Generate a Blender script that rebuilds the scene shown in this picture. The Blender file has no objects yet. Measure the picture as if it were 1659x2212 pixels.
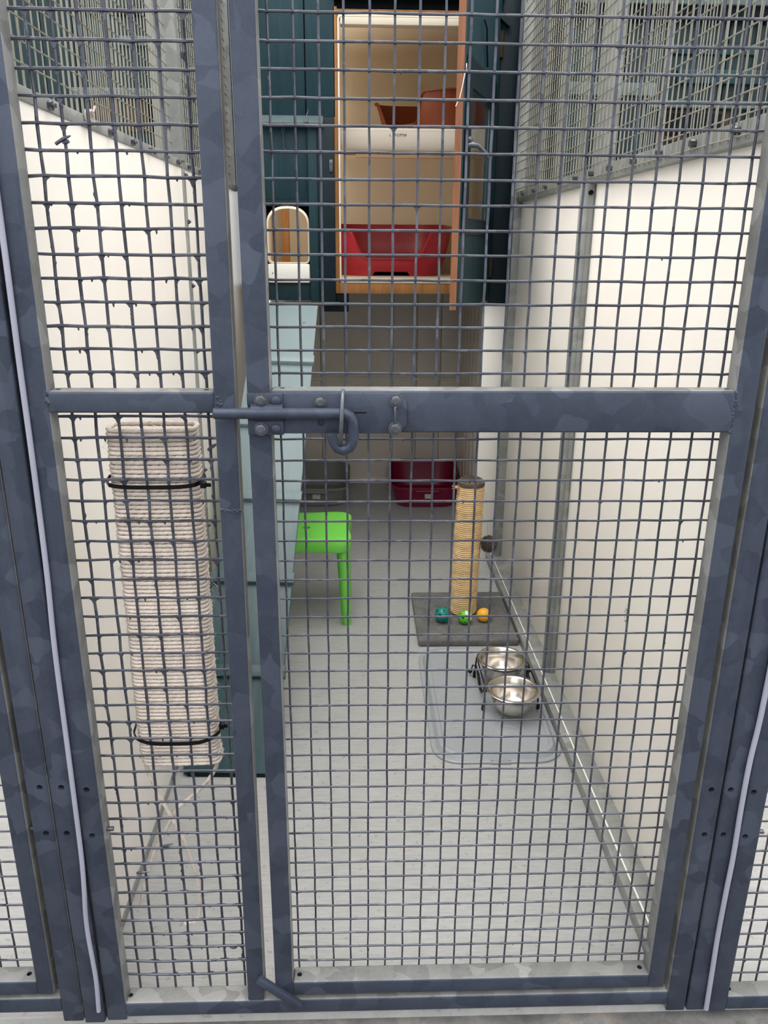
import bpy, bmesh, math, random
from mathutils import Vector, Matrix
from mathutils import noise as mnoise
R = math.radians
rnd = random.Random(7)
SC = bpy.context.scene
COL = SC.collection
PI = math.pi

# ------------------------------------------------------------------ materials
def new_mat(name):
    m = bpy.data.materials.new(name); m.use_nodes = True
    nt = m.node_tree; b = nt.nodes['Principled BSDF']
    return m, nt, b
def coords(nt, scale=(1, 1, 1)):
    tc = nt.nodes.new('ShaderNodeTexCoord'); mp = nt.nodes.new('ShaderNodeMapping')
    mp.inputs['Scale'].default_value = scale
    nt.links.new(tc.outputs['Object'], mp.inputs['Vector'])
    return mp.outputs['Vector']
def noise(nt, vec, scale, detail=4, rough=.55, dist=0):
    n = nt.nodes.new('ShaderNodeTexNoise'); n.inputs['Scale'].default_value = scale
    n.inputs['Detail'].default_value = detail; n.inputs['Roughness'].default_value = rough
    n.inputs['Distortion'].default_value = dist
    nt.links.new(vec, n.inputs['Vector']); return n
def ramp(nt, fac, stops):
    r = nt.nodes.new('ShaderNodeValToRGB'); el = r.color_ramp.elements
    while len(el) < len(stops): el.new(.5)
    for e, (p, c) in zip(el, stops):
        e.position = p; e.color = (*c, 1) if len(c) == 3 else c
    nt.links.new(fac, r.inputs['Fac']); return r.outputs['Color']
def bump(nt, b, h, strength=.3, dist=.002):
    n = nt.nodes.new('ShaderNodeBump'); n.inputs['Strength'].default_value = strength
    n.inputs['Distance'].default_value = dist
    nt.links.new(h, n.inputs['Height']); nt.links.new(n.outputs['Normal'], b.inputs['Normal']); return n
def mixc(nt, fac, a, b_, mode='MIX'):
    n = nt.nodes.new('ShaderNodeMix'); n.data_type = 'RGBA'; n.blend_type = mode
    if isinstance(fac, float): n.inputs[0].default_value = fac
    else: nt.links.new(fac, n.inputs[0])
    for s, v in ((6, a), (7, b_)):
        if isinstance(v, tuple): n.inputs[s].default_value = (*v, 1)
        else: nt.links.new(v, n.inputs[s])
    return n.outputs[2]
def srgb(r, g, b):
    f = lambda c: (c/255/12.92) if c/255 <= .04045 else ((c/255+.055)/1.055)**2.4
    return (f(r), f(g), f(b))
def plain(name, col, rough=.5, metal=0., nscale=0, var=.12, bmp=0., spec=.5, stretch=(1, 1, 1), coat=0.):
    m, nt, b = new_mat(name)
    b.inputs['Roughness'].default_value = rough; b.inputs['Metallic'].default_value = metal
    b.inputs['Specular IOR Level'].default_value = spec
    b.inputs['Coat Weight'].default_value = coat
    if nscale:
        v = coords(nt, stretch); n = noise(nt, v, nscale)
        lo = tuple(c*(1-var) for c in col); hi = tuple(min(1, c*(1+var)) for c in col)
        nt.links.new(ramp(nt, n.outputs['Fac'], [(.3, lo), (.7, hi)]), b.inputs['Base Color'])
        if bmp: bump(nt, b, n.outputs['Fac'], bmp)
    else: b.inputs['Base Color'].default_value = (*col, 1)
    return m
def galvanised(name, lo, hi, scale=34, rough=.42, metal=.55, spec=.22):
    m, nt, b = new_mat(name)
    v = coords(nt); n1 = noise(nt, v, 9, 3, .6)
    vm = nt.nodes.new('ShaderNodeVectorMath'); vm.operation = 'MULTIPLY_ADD'
    nt.links.new(n1.outputs['Color'], vm.inputs[0]); vm.inputs[1].default_value = (.06, .06, .06)
    nt.links.new(v, vm.inputs[2])
    vo = nt.nodes.new('ShaderNodeTexVoronoi'); vo.inputs['Scale'].default_value = scale
    vo.inputs['Randomness'].default_value = 1
    nt.links.new(vm.outputs[0], vo.inputs['Vector'])
    sep = nt.nodes.new('ShaderNodeSeparateColor'); nt.links.new(vo.outputs['Color'], sep.inputs[0])
    mid = tuple((a+c)/2 for a, c in zip(lo, hi))
    c1 = ramp(nt, sep.outputs[0], [(0, lo), (.55, mid), (.80, mid), (.84, hi), (1, hi)])
    vo.inputs['Scale'].default_value = scale
    n2 = noise(nt, v, 30, 5, .65)
    c2 = mixc(nt, .35, c1, ramp(nt, n2.outputs['Fac'], [(.3, lo), (.75, hi)]))
    n3 = noise(nt, v, 300, 2, .5)
    c3 = mixc(nt, .10, c2, ramp(nt, n3.outputs['Fac'], [(.35, lo), (.65, hi)]))
    nt.links.new(c3, b.inputs['Base Color'])
    b.inputs['Metallic'].default_value = metal; b.inputs['Specular IOR Level'].default_value = spec
    rr = nt.nodes.new('ShaderNodeMapRange'); rr.inputs[3].default_value = rough-.1; rr.inputs[4].default_value = rough+.14
    nt.links.new(sep.outputs[1], rr.inputs[0]); nt.links.new(rr.outputs[0], b.inputs['Roughness'])
    bump(nt, b, n2.outputs['Fac'], .12, .0012)
    return m
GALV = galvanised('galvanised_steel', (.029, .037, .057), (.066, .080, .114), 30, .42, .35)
GALV_LIT = galvanised('lit_galvanised_faces', (.11, .115, .115), (.27, .275, .27), 30, .5, .15)  # lighter copy of the galvanised steel, with light painted into the colour
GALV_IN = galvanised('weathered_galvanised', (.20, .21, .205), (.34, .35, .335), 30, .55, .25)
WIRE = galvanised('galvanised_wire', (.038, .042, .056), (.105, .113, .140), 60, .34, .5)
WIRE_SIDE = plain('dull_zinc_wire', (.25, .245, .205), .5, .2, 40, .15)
ZINC = plain('bright_zinc', (.11, .12, .14), .36, .75, 90, .25, .1)
PANEL = None
def mk_panel():
    m, nt, b = new_mat('white_plastic_panel')
    v = coords(nt); n = noise(nt, v, 2.2, 4, .6)
    c = ramp(nt, n.outputs['Fac'], [(.25, (.79, .75, .695)), (.75, (.845, .81, .755))])
    nt.links.new(c, b.inputs['Base Color'])
    n2 = noise(nt, coords(nt, (1, .6, 1)), 3.0, 2, .5)
    bump(nt, b, n2.outputs['Fac'], .25, .02)
    b.inputs['Roughness'].default_value = .25; b.inputs['Specular IOR Level'].default_value = .25
    return m
PANEL = mk_panel()
def mk_floor():
    m, nt, b = new_mat('painted_concrete_floor')
    v = coords(nt); n = noise(nt, v, 3.5, 5, .6)
    c = ramp(nt, n.outputs['Fac'], [(.25, (.325, .33, .33)), (.75, (.385, .39, .39))])
    n2 = noise(nt, coords(nt, (2.5, 14, 1)), 14, 4, .7)
    c2 = mixc(nt, .15, c, ramp(nt, n2.outputs['Fac'], [(.4, (.22, .22, .22)), (.66, (.60, .60, .60))]))
    n4 = noise(nt, v, 90, 1, .3)
    c3 = mixc(nt, ramp(nt, n4.outputs['Fac'], [(.71, (0, 0, 0)), (.74, (.5, .5, .5))]), c2, (.2, .2, .19))
    nt.links.new(c3, b.inputs['Base Color'])
    b.inputs['Roughness'].default_value = .38
    bump(nt, b, n2.outputs['Fac'], .22, .002)
    return m
FLOOR = mk_floor()
def mk_concrete():
    m, nt, b = new_mat('stained_concrete')
    v = coords(nt); n = noise(nt, v, 16, 8, .7)
    c = ramp(nt, n.outputs['Fac'], [(.3, (.05, .05, .052)), (.55, (.12, .12, .12)), (.8, (.24, .22, .19))])
    n2 = noise(nt, v, 5, 5, .6)
    c2 = mixc(nt, ramp(nt, n2.outputs['Fac'], [(.58, (0, 0, 0)), (.7, (.55, .55, .55))]), c, (.20, .13, .07))
    nt.links.new(c2, b.inputs['Base Color']); b.inputs['Roughness'].default_value = .7
    bump(nt, b, n.outputs['Fac'], .8, .006); return m
CONC = mk_concrete()
def wood_paint(name, col, var=.25, rough=.42, spec=.22, stretch=(9, 9, .7)):
    m, nt, b = new_mat(name)
    n = noise(nt, coords(nt, stretch), 6, 6, .65, .6)
    lo = tuple(c*(1-var) for c in col); hi = tuple(c*(1+var) for c in col)
    c = ramp(nt, n.outputs['Fac'], [(.3, lo), (.7, hi)])
    n2 = noise(nt, coords(nt), 60, 2, .5)
    c2 = mixc(nt, ramp(nt, n2.outputs['Fac'], [(.74, (0, 0, 0)), (.78, (.35, .35, .35))]), c, (.2, .24, .22))
    nt.links.new(c2, b.inputs['Base Color']); b.inputs['Roughness'].default_value = rough
    b.inputs['Specular IOR Level'].default_value = spec
    bump(nt, b, n.outputs['Fac'], .25, .0015); return m
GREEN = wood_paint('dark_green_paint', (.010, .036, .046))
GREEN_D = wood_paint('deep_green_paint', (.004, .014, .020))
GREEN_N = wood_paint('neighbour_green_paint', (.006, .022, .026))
GREEN_L = wood_paint('faded_green_paint', (.085, .118, .122), .12)
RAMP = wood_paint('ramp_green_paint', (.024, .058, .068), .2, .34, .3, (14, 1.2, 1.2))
def ramp_sheen():     # sky sheen painted in: base colour gets paler towards the upper boards
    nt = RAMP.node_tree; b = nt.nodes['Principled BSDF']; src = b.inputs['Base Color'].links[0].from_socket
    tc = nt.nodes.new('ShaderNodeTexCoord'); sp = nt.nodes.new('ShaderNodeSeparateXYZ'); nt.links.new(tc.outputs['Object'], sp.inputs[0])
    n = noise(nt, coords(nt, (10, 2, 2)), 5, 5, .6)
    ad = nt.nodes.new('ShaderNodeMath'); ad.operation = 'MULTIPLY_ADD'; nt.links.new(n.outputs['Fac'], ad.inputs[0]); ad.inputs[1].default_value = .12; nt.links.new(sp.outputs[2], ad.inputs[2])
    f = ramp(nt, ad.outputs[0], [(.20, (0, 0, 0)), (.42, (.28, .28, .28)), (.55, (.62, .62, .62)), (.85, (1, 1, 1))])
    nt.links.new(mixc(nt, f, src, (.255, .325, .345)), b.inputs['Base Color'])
ramp_sheen()
WOOD = wood_paint('varnished_orange_wood', (.27, .120, .040), .35, .4)
WOOD_R = wood_paint('red_brown_wood_edge', (.24, .10, .052), .3, .5)
WOOD_P = wood_paint('pale_wood_batten', (.40, .23, .12), .25, .5, .5, (.7, 9, 9))
BROWN = wood_paint('brown_wood', (.045, .025, .015), .4, .6)
BLACKISH = plain('near_black_board', (.005, .008, .010), .7, spec=.1)
CREAM = plain('cream_lining', (.80, .69, .53), .45, 0, 3, .05)
WHITE_P = plain('white_upvc', (.80, .78, .74), .3, 0, 3, .04)
EDGE = plain('cream_edging', (.64, .57, .45), .35, 0, 6, .05)
SHELF = plain('shelf_lining', (.60, .53, .45), .4, 0, 5, .05)
CLAD = plain('grey_white_cladding', (.80, .735, .66), .35, 0, 2.5, .06)
BED_RED = plain('raspberry_red_plastic', (.30, .010, .022), .32, 0, 6, .08)
BED_OR = plain('orange_plastic', (.185, .034, .006), .4, 0, 6, .08)
TRAY_G = plain('grey_litter_tray_plastic', (.20, .205, .19), .4, 0, 5, .08)
TRAY_GI = plain('grey_tray_inner', (.085, .09, .085), .45)
TRAY_R = plain('magenta_litter_tray_plastic', (.20, .003, .036), .35, 0, 5, .08)
STICK = plain('worn_label', (.42, .40, .36), .6, 0, 160, .5)
INK = plain('dark_ink', (.02, .02, .02), .6)
STOOL = plain('lime_green_plastic', (.16, .60, .075), .33, 0, 4, .05)
CARPET = None
def mk_carpet(name, lo, hi, s=450):
    m, nt, b = new_mat(name); v = coords(nt)
    n = noise(nt, v, s, 3, .7); n2 = noise(nt, v, 28, 4, .7)
    c = mixc(nt, .5, ramp(nt, n.outputs['Fac'], [(.3, lo), (.7, hi)]), ramp(nt, n2.outputs['Fac'], [(.3, lo), (.7, hi)]))
    nt.links.new(c, b.inputs['Base Color']); b.inputs['Roughness'].default_value = .95
    bump(nt, b, n.outputs['Fac'], .9, .004); return m
CARPET = mk_carpet('grey_carpet', (.075, .075, .075), (.25, .25, .24))
FUR = mk_carpet('grey_brown_fur', (.035, .026, .020), (.17, .13, .105), 300)
def mk_rope(name, lo, hi, s=500):
    m, nt, b = new_mat(name); v = coords(nt)
    n = noise(nt, v, s, 3, .7); n2 = noise(nt, v, 25, 3, .6)
    c = mixc(nt, .45, ramp(nt, n.outputs['Fac'], [(.3, lo), (.7, hi)]), ramp(nt, n2.outputs['Fac'], [(.3, lo), (.7, hi)]))
    nt.links.new(c, b.inputs['Base Color']); b.inputs['Roughness'].default_value = .85
    bump(nt, b, n.outputs['Fac'], .5, .0012); return m
ROPE = mk_rope('pale_sisal_rope', (.44, .38, .335), (.74, .665, .60))
SISAL = mk_rope('golden_sisal_rope', (.60, .39, .18), (.90, .68, .38))
CABLE = plain('white_cable_cover', (.25, .26, .33), .45, 0, 8, .08)
TIE = plain('black_nylon', (.004, .004, .005), .4, spec=.12)
BLACK = plain('black_powder_coat', (.006, .006, .007), .4, spec=.25)
STEEL = plain('brushed_stainless_steel', (.62, .58, .53), .24, 1., 8, .1, 0)
LID = plain('grey_plastic_lid', (.30, .325, .345), .28, 0, 6, .05)
EMB = plain('scuffed_plastic_relief', (.42, .44, .45), .3)
TEAL = plain('teal_plastic', (.005, .20, .175), .35)
LIME = plain('bright_green_plastic', (.10, .52, .03), .35)
MINT = plain('pale_mint_plastic', (.65, .80, .60), .4)
YELL = plain('yellow_orange_plastic', (.86, .42, .02), .4, 0, 40, .08)
BLOCK_WALL = plain('light_block_grey', (.40, .40, .40), .8, 0, 3, .1)
def mk_glass():
    m, nt, b = new_mat('window_glass')
    b.inputs['Base Color'].default_value = (.9, .93, .9, 1); b.inputs['Roughness'].default_value = .03
    b.inputs['Transmission Weight'].default_value = 1; b.inputs['IOR'].default_value = 1.45
    return m
GLASS = mk_glass()

# ------------------------------------------------------------------ mesh builder
class MB:
    def __init__(s): s.bm = bmesh.new()
    def _merge(s, t):
        me = bpy.data.meshes.new('t'); t.to_mesh(me); t.free(); s.bm.from_mesh(me); bpy.data.meshes.remove(me)
    def box(s, x0, x1, y0, y1, z0, z1, bev=0., seg=2, mat=None):
        t = bmesh.new(); bmesh.ops.create_cube(t, size=1)
        for v in t.verts:
            v.co = Vector(((x0+x1)/2+v.co.x*(x1-x0), (y0+y1)/2+v.co.y*(y1-y0), (z0+z1)/2+v.co.z*(z1-z0)))
        if bev: bmesh.ops.bevel(t, geom=t.edges[:], offset=bev, segments=seg, profile=.5, affect='EDGES')
        if mat: bmesh.ops.transform(t, matrix=mat, verts=t.verts)
        s._merge(t); return s
    def cyl(s, p0, p1, r, n=12, r2=None, cap=True):
        return s.tube([p0, p1], [r, r if r2 is None else r2], n, cap)
    def tube(s, pts, r, n=8, cap=True, up=None, sx=1., sy=1.):
        pts = [Vector(p) for p in pts]; bm = s.bm
        if not hasattr(r, '__len__'): r = [r]*len(pts)
        ref = Vector(up) if up else None; rings = []; prev = None
        for i, p in enumerate(pts):
            a = pts[max(i-1, 0)]; b = pts[min(i+1, len(pts)-1)]
            t = (b-a); t = t.normalized() if t.length > 1e-9 else Vector((0, 0, 1))
            if prev is None:
                q = ref if ref else (Vector((0, 0, 1)) if abs(t.z) < .9 else Vector((0, 1, 0)))
                u = (q-t*q.dot(t)).normalized()
            else:
                q = ref if ref else prev
                u = (q-t*q.dot(t)); u = u.normalized() if u.length > 1e-6 else prev
            prev = u; w = t.cross(u)
            rings.append([bm.verts.new(p+(u*math.cos(2*PI*k/n)*sx+w*math.sin(2*PI*k/n)*sy)*r[i]) for k in range(n)])
        for A, B in zip(rings, rings[1:]):
            for k in range(n): bm.faces.new((A[k], A[(k+1) % n], B[(k+1) % n], B[k]))
        if cap: bm.faces.new(rings[0][::-1]); bm.faces.new(rings[-1])
        return s
    def ring(s, loop_pts, r, n=8):      # closed tube
        pts = [Vector(p) for p in loop_pts]; N = len(pts); bm = s.bm; rings = []
        nrm = Vector((0, 0, 0))
        for i in range(N): nrm += pts[i].cross(pts[(i+1) % N])
        c = sum(pts, Vector())/N; nrm = Vector((0, 0, 0))
        for i in range(N): nrm += (pts[i]-c).cross(pts[(i+1) % N]-c)
        nrm.normalize()
        for i, p in enumerate(pts):
            t = (pts[(i+1) % N]-pts[i-1]).normalized(); w = t.cross(nrm)
            rings.append([bm.verts.new(p+(nrm*math.cos(2*PI*k/n)+w*math.sin(2*PI*k/n))*r) for k in range(n)])
        for i in range(N):
            A = rings[i]; B = rings[(i+1) % N]
            for k in range(n): bm.faces.new((A[k], A[(k+1) % n], B[(k+1) % n], B[k]))
        return s
    def lathe(s, prof, c, n=32, close=False, jitter=0):
        bm = s.bm; c = Vector(c); rings = []
        for (r, z) in prof:
            if r < 1e-6: rings.append([bm.verts.new(c+Vector((0, 0, z)))])
            else: rings.append([bm.verts.new(c+Vector((r*math.cos(2*PI*k/n), r*math.sin(2*PI*k/n), z))) for k in range(n)])
        for A, B in zip(rings, rings[1:]):
            for k in range(n):
                a = [A[k % len(A)], A[(k+1) % len(A)], B[(k+1) % len(B)], B[k % len(B)]]
                u = []
                for v in a:
                    if v not in u: u.append(v)
                if len(u) > 2: bm.faces.new(u)
        return s
    def loft(s, loops, closed=True, cap0=False, cap1=False):
        bm = s.bm; rings = [[bm.verts.new(p) for p in L] for L in loops]; n = len(rings[0])
        for A, B in zip(rings, rings[1:]):
            for k in range(n if closed else n-1): bm.faces.new((A[k], A[(k+1) % n], B[(k+1) % n], B[k]))
        if cap0: bm.faces.new(rings[0][::-1])
        if cap1: bm.faces.new(rings[-1])
        return s
    def prism(s, outline, d0, d1, axis='y', bev=0.):   # outline in the two other axes
        t = bmesh.new()
        def P(a, b, d): return {'y': (a, d, b), 'z': (a, b, d), 'x': (d, a, b)}[axis]
        A = [t.verts.new(P(a, b, d0)) for a, b in outline]; B = [t.verts.new(P(a, b, d1)) for a, b in outline]
        n = len(A); t.faces.new(A[::-1]); t.faces.new(B)
        for k in range(n): t.faces.new((A[k], A[(k+1) % n], B[(k+1) % n], B[k]))
        bmesh.ops.recalc_face_normals(t, faces=t.faces)
        if bev:
            bmesh.ops.bevel(t, geom=[e for e in t.edges if e.calc_face_angle(0) > .6], offset=bev, segments=2, profile=.5, affect='EDGES')
        s._merge(t); return s
    def ico(s, c, r, sub=2, squash=(1, 1, 1)):
        bmesh.ops.create_icosphere(s.bm, subdivisions=sub, radius=r, matrix=Matrix.Translation(c) @ Matrix.Diagonal((*squash, 1)))
        return s
    def build(s, name, mat, parent=None, smooth=True, angle=38, loc=None):
        bm = s.bm; bmesh.ops.recalc_face_normals(bm, faces=bm.faces)
        off = Vector(loc) if loc is not None else (parent_loc(parent) if parent else None)
        if off is None:
            xs = [v.co for v in bm.verts]
            mn = Vector([min(c[i] for c in xs) for i in range(3)]); mx = Vector([max(c[i] for c in xs) for i in range(3)])
            off = Vector(((mn.x+mx.x)/2, (mn.y+mx.y)/2, mn.z))
        for v in bm.verts: v.co -= off
        me = bpy.data.meshes.new(name); bm.to_mesh(me); bm.free(); me.materials.append(mat)
        if smooth:
            me.polygons.foreach_set('use_smooth', [True]*len(me.polygons)); me.set_sharp_from_angle(angle=R(angle))
        o = bpy.data.objects.new(name, me); COL.objects.link(o)
        if parent: o.parent = parent
        else: o.location = off
        WL[o.name] = off
        return o
WL = {}
def parent_loc(p): return WL[p.name]
def tag(o, label, cat, group=None):
    o['label'] = label; o['category'] = cat
    if group: o['group'] = group
    return o
def thing(name, loc, label, cat, group=None):
    o = bpy.data.objects.new(name, None); COL.objects.link(o); o.empty_display_size = .05
    o.location = loc; WL[o.name] = Vector(loc); return tag(o, label, cat, group)
def struct(o): o['kind'] = 'structure'; return o
def copy_tree(o, parent=None):
    c = o.copy(); COL.objects.link(c); WL[c.name] = WL[o.name].copy()
    if parent: c.parent = parent
    for ch in [x for x in COL.objects if x.parent == o]: copy_tree(ch, c)
    return c
def drill(o, holes):
    """real holes: (centre, axis, radius, depth) in world space"""
    off = WL[o.name]; t = MB()
    for c, ax, r, d in holes:
        c = Vector(c)-off; a = Vector(ax).normalized()
        t.cyl(c-a*.004, c+a*d, r, 16)
    bmesh.ops.recalc_face_normals(t.bm, faces=t.bm.faces)
    me = bpy.data.meshes.new('cut'); t.bm.to_mesh(me); t.bm.free()
    k = bpy.data.objects.new('cut', me); COL.objects.link(k)
    if o.parent: k.location = off
    else: k.location = off
    md = o.modifiers.new('b', 'BOOLEAN'); md.object = k; md.operation = 'DIFFERENCE'; md.solver = 'EXACT'
    bpy.context.view_layer.update()
    dg = bpy.context.evaluated_depsgraph_get()
    nm = bpy.data.meshes.new_from_object(o.evaluated_get(dg)); o.modifiers.clear(); o.data = nm
    bpy.data.objects.remove(k); bpy.data.meshes.remove(me)
    nm.set_sharp_from_angle(angle=R(38))

def hexnut(mb, c, r=.0062, axis='y', sgn=-1, washer=True):
    x, y, z = c
    if washer: mb.cyl((x, y, z), (x, y+sgn*.0012, z), r*1.25, 20)
    pts = [(x+r*math.cos(PI/3*k+.2), z+r*math.sin(PI/3*k+.2)) for k in range(6)]
    mb.prism(pts, y+sgn*.001, y+sgn*.0052, 'y', .0006)
    mb.cyl((x, y+sgn*.005, z), (x, y+sgn*.0072, z), r*.5, 12)

def wire_mesh(mb, xs, zs, x0, x1, z0, z1, y, r, plane='y', n=6, wob=.0006, seed=0, sag=0, web=0., drip=0., clip=None, front=-1):
    rr = random.Random(seed)
    def P(a, b, d=0):
        if plane == 'y':
            dz = 0
            if sag:
                k = max(0, (.30-b)/.30); dz = -sag*k*math.sin(PI*(a-x0)/(x1-x0))
            return (a, y+d, b+dz)
        return (y+d, a, b)
    ov = r*.75
    for z in zs:        # horizontals, on the viewer's side
        aa = [x0]+[x for x in xs if x0 < x < x1]+[x1]
        zz = z+rr.uniform(-wob, wob)
        mb.tube([P(a, zz+rr.uniform(-wob, wob), front*ov) for a in aa], [r*rr.uniform(.92, 1.1) for _ in aa], n, up=(0, 0, 1))
    for x in xs:
        bb = [z0]+[z for z in sorted(zs) if z0 < z < z1]+[z1]
        xx = x+rr.uniform(-wob, wob)
        mb.tube([P(xx+rr.uniform(-wob, wob), b, -front*ov) for b in bb], [r*rr.uniform(.92, 1.1) for _ in bb], n, up=(0, 1, 0) if plane == 'y' else (1, 0, 0))
    if web:
        for z in zs:
            for x in xs:
                if rr.random() < web and x0 < x < x1 and z0 < z < z1:
                    # zinc webbing in the corners below the crossing
                    for sx in (-1, 1):
                        if rr.random() < .75:
                            L = r*rr.uniform(2.0, 3.6); H = r*rr.uniform(2.0, 4.2)
                            pts = [(x, z+r*.3), (x+sx*(L+r), z-r*.4), (x+sx*(r+L*.28), z-r-H*.22), (x+sx*r*.6, z-r-H), (x, z-r-H)]
                            if sx < 0: pts = pts[::-1]
                            if plane == 'y':
                                mb.prism(pts, y-r*.45, y+r*.45, 'y')
    if drip:
        for z in zs:
            for x in xs:
                u = rr.random()
                if u < drip:      # hanging drop under a horizontal
                    dx = x+rr.uniform(.005, .020); h = rr.uniform(.0015, .0038)
                    mb.tube([P(dx, z-r*.5, -r*.6), P(dx+rr.uniform(-.0008, .0008), z-r-h*.6, -r*.5), P(dx, z-r-h, -r*.5)], [r*rr.uniform(.6, 1.1), r*.55, r*.15], 6)
                if rr.random() < drip*1.5:    # nub on the side of a vertical
                    dz = z-rr.uniform(.004, .021); s = rr.choice((-1, 1))
                    w = rr.uniform(.6, 1.3)*r
                    mb.tube([P(x, dz+w*1.6, r*.6), P(x+s*w*.55, dz, r*.6), P(x, dz-w*2, r*.6)], [r*.8, r*rr.uniform(.7, 1), r*.7], 6)

# ------------------------------------------------------------------ setting: ground, walls, corridor
XL, XR = -.308, .602          # inner faces of the two white side panels
HF, HB = 1.80, 2.765          # front of the cat house, back wall
PITCH = .892
m = MB(); m.box(-1.6, 1.9, -.012, HB+.12, -.12, 0, 0)
struct(m.build('floor', FLOOR, smooth=False))
m = MB(); m.box(-4.2, 4.4, -3.6, -.012, -.14, -.014, 0)
struct(m.build('floor_corridor', CONC, smooth=False))
for nm, x0, x1 in (('wall_left', XL-.006, XL), ('wall_right', XR, XR+.006)):
    m = MB(); m.box(x0, x1, .004, (HB if nm == 'wall_left' else HB), .004, 1.262 if nm == 'wall_left' else 1.236, .001)
    struct(m.build(nm, PANEL))
# wall behind the space under the house: upright plastic planks
m = MB(); x = -.30
while x < .56:
    w = .1095; x1 = min(x+w, .56)
    m.box(x+.0015, x1-.0015, HB, HB+.012, 0, .93, .0025)
    m.box(x+.0015+.008, x1-.0015, HB+.002, HB+.016, 0, .93, .002); x += w
m.box(-.305, .56, HB+.010, HB+.03, 0, .93)
m.box(-.305, .56, HB-.010, HB, 0, .032, .003)
m.box(-.305, .56, HB-.005, HB, .492, .508, .002)
struct(m.build('wall_back', CLAD))
m = MB(); y = 1.83
while y < HB:
    y1 = min(y+.1, HB); m.box(.548, .562, y+.0015, y1-.0015, 0, .93, .003)
    m.box(.553, .568, y, y1, 0, .93); y = y1
struct(m.build('wall_right_under_house', CLAD))
m = MB(); m.box(.508, .578, HF-.004, HF+.03, 0, .905, .003)
struct(m.build('trim_1', WHITE_P))
m = MB(); m.box(-4.2, 4.4, -3.65, -3.55, -.14, 1.9); struct(m.build('wall_light_block', BLOCK_WALL, smooth=False))  # unseen wall added behind the camera to keep light off the front

# ------------------------------------------------------------------ front frames
YF, YB = -.0265, .0015
TOP = 2.05
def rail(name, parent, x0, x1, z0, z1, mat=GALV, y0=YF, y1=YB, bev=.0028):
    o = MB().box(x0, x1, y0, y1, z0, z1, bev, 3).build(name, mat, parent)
    if mat == GALV:      # upper and side faces take the paler steel copy, their light painted in
        o.data.materials.append(GALV_LIT)
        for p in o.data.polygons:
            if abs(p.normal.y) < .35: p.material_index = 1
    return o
frame = thing('cage_frame', (.147, -.012, .012), 'galvanised steel front frame with a narrow fixed mesh panel to the left of the door', 'cage frame')
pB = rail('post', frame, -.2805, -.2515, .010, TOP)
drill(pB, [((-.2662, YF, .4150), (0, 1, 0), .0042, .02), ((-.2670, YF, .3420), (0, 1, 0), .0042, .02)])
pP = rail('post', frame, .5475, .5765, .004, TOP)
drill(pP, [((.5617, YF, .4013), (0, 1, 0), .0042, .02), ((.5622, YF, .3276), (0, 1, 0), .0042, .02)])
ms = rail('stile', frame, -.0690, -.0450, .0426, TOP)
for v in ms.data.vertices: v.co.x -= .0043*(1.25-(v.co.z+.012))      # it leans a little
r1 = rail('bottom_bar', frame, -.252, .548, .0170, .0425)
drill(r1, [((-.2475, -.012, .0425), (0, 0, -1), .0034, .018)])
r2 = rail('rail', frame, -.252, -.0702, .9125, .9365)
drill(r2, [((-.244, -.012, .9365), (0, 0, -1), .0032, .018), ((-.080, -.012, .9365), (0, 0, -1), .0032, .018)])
for cl in (((-.2525, .931), (-.2515, .925), (-.2520, .9365)), ((-.0665, .930), (-.0640, .924), (-.0665, .917))):
    m = MB()
    for wx, wz in cl:
        for _ in range(4): m.ico((wx+rnd.uniform(-.003, .003), YF+.0012, wz+rnd.uniform(-.004, .004)), rnd.uniform(.002, .0036), 1, (1, .6, 1))
    m.build('weld_bead', GALV, frame)
m = MB()
for k in range(9):
    xx = -.0700+.0225*k/8
    m.tube([(xx, YF+.0002, .800+rnd.uniform(-.001, .001)), (xx+.0035, YF-.0003, .7975+rnd.uniform(-.002, .002))], .0011, 5)
m.build('weld_seam', GALV, frame)
# diagonal stop welded to the bottom corner
t = Matrix.Translation((-.0270, -.0315, .0640)) @ Matrix.Rotation(R(42), 4, 'Y')
MB().box(-.040, .040, -.005, .005, -.0055, .0055, .002, 2, t).build('door_stop', GALV, frame)
m = MB(); m.cyl((-.2515, -.013, .3418), (-.2425, -.013, .3418), .0032, 12).build('pin', ZINC, frame)
# left panel mesh
LX = [-.2365+.0256*j for j in range(7)]
LZ = [1.3076-k*.02525 for k in range(-28, 50)]
m = MB(); wire_mesh(m, LX, LZ, -.2525, -.065, .040, TOP, .0008, .00175, seed=3, sag=.004, web=.55, drip=.20, wob=.0007)
# the larger blobs and spurs of zinc
for (bx, bz, dx, dz) in ((-.2200, 1.1870, .016, .008), (-.206, 1.190, -.007, -.002), (-.0850, .8640, .012, .008), (-.1000, .1180, .010, -.002), (-.077, .155, .009, 0), (-.128, .093, .008, .002), (-.077, .0930, -.009, 0), (-.184, .300, .016, .004), (-.2225, .2550, .017, .002), (-.0860, 1.272, .004, -.008)):
    m.tube([(bx, -.0005, bz), (bx+dx*.5, -.0010, bz+dz*.6), (bx+dx, -.0005, bz+dz)], [.0017, .0021, .0008], 6)
m.build('wire_mesh', WIRE, frame)

# odd middle posts between the pens
def mid_post(x0, x1, label, holes, z0=.006):
    o = MB().box(x0, x1, YF, YB, z0, TOP, .0028, 3).build('steel_post', GALV)
    drill(o, [((hx, YF, hz), (0, 1, 0), .0042, .02) for hx, hz in holes])
    return tag(o, label, 'steel post')
mid_post(-.3135, -.2840, 'middle steel post of the left-hand trio, between a black gap and the white cable cover', [(-.2981, .4192), (-.2996, .3464)])
mid_post(.5790, .6080, 'middle steel post of the right-hand trio, beside the white cable cover', [(.5880, .4008), (.5887, .3271)], .004)

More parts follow.
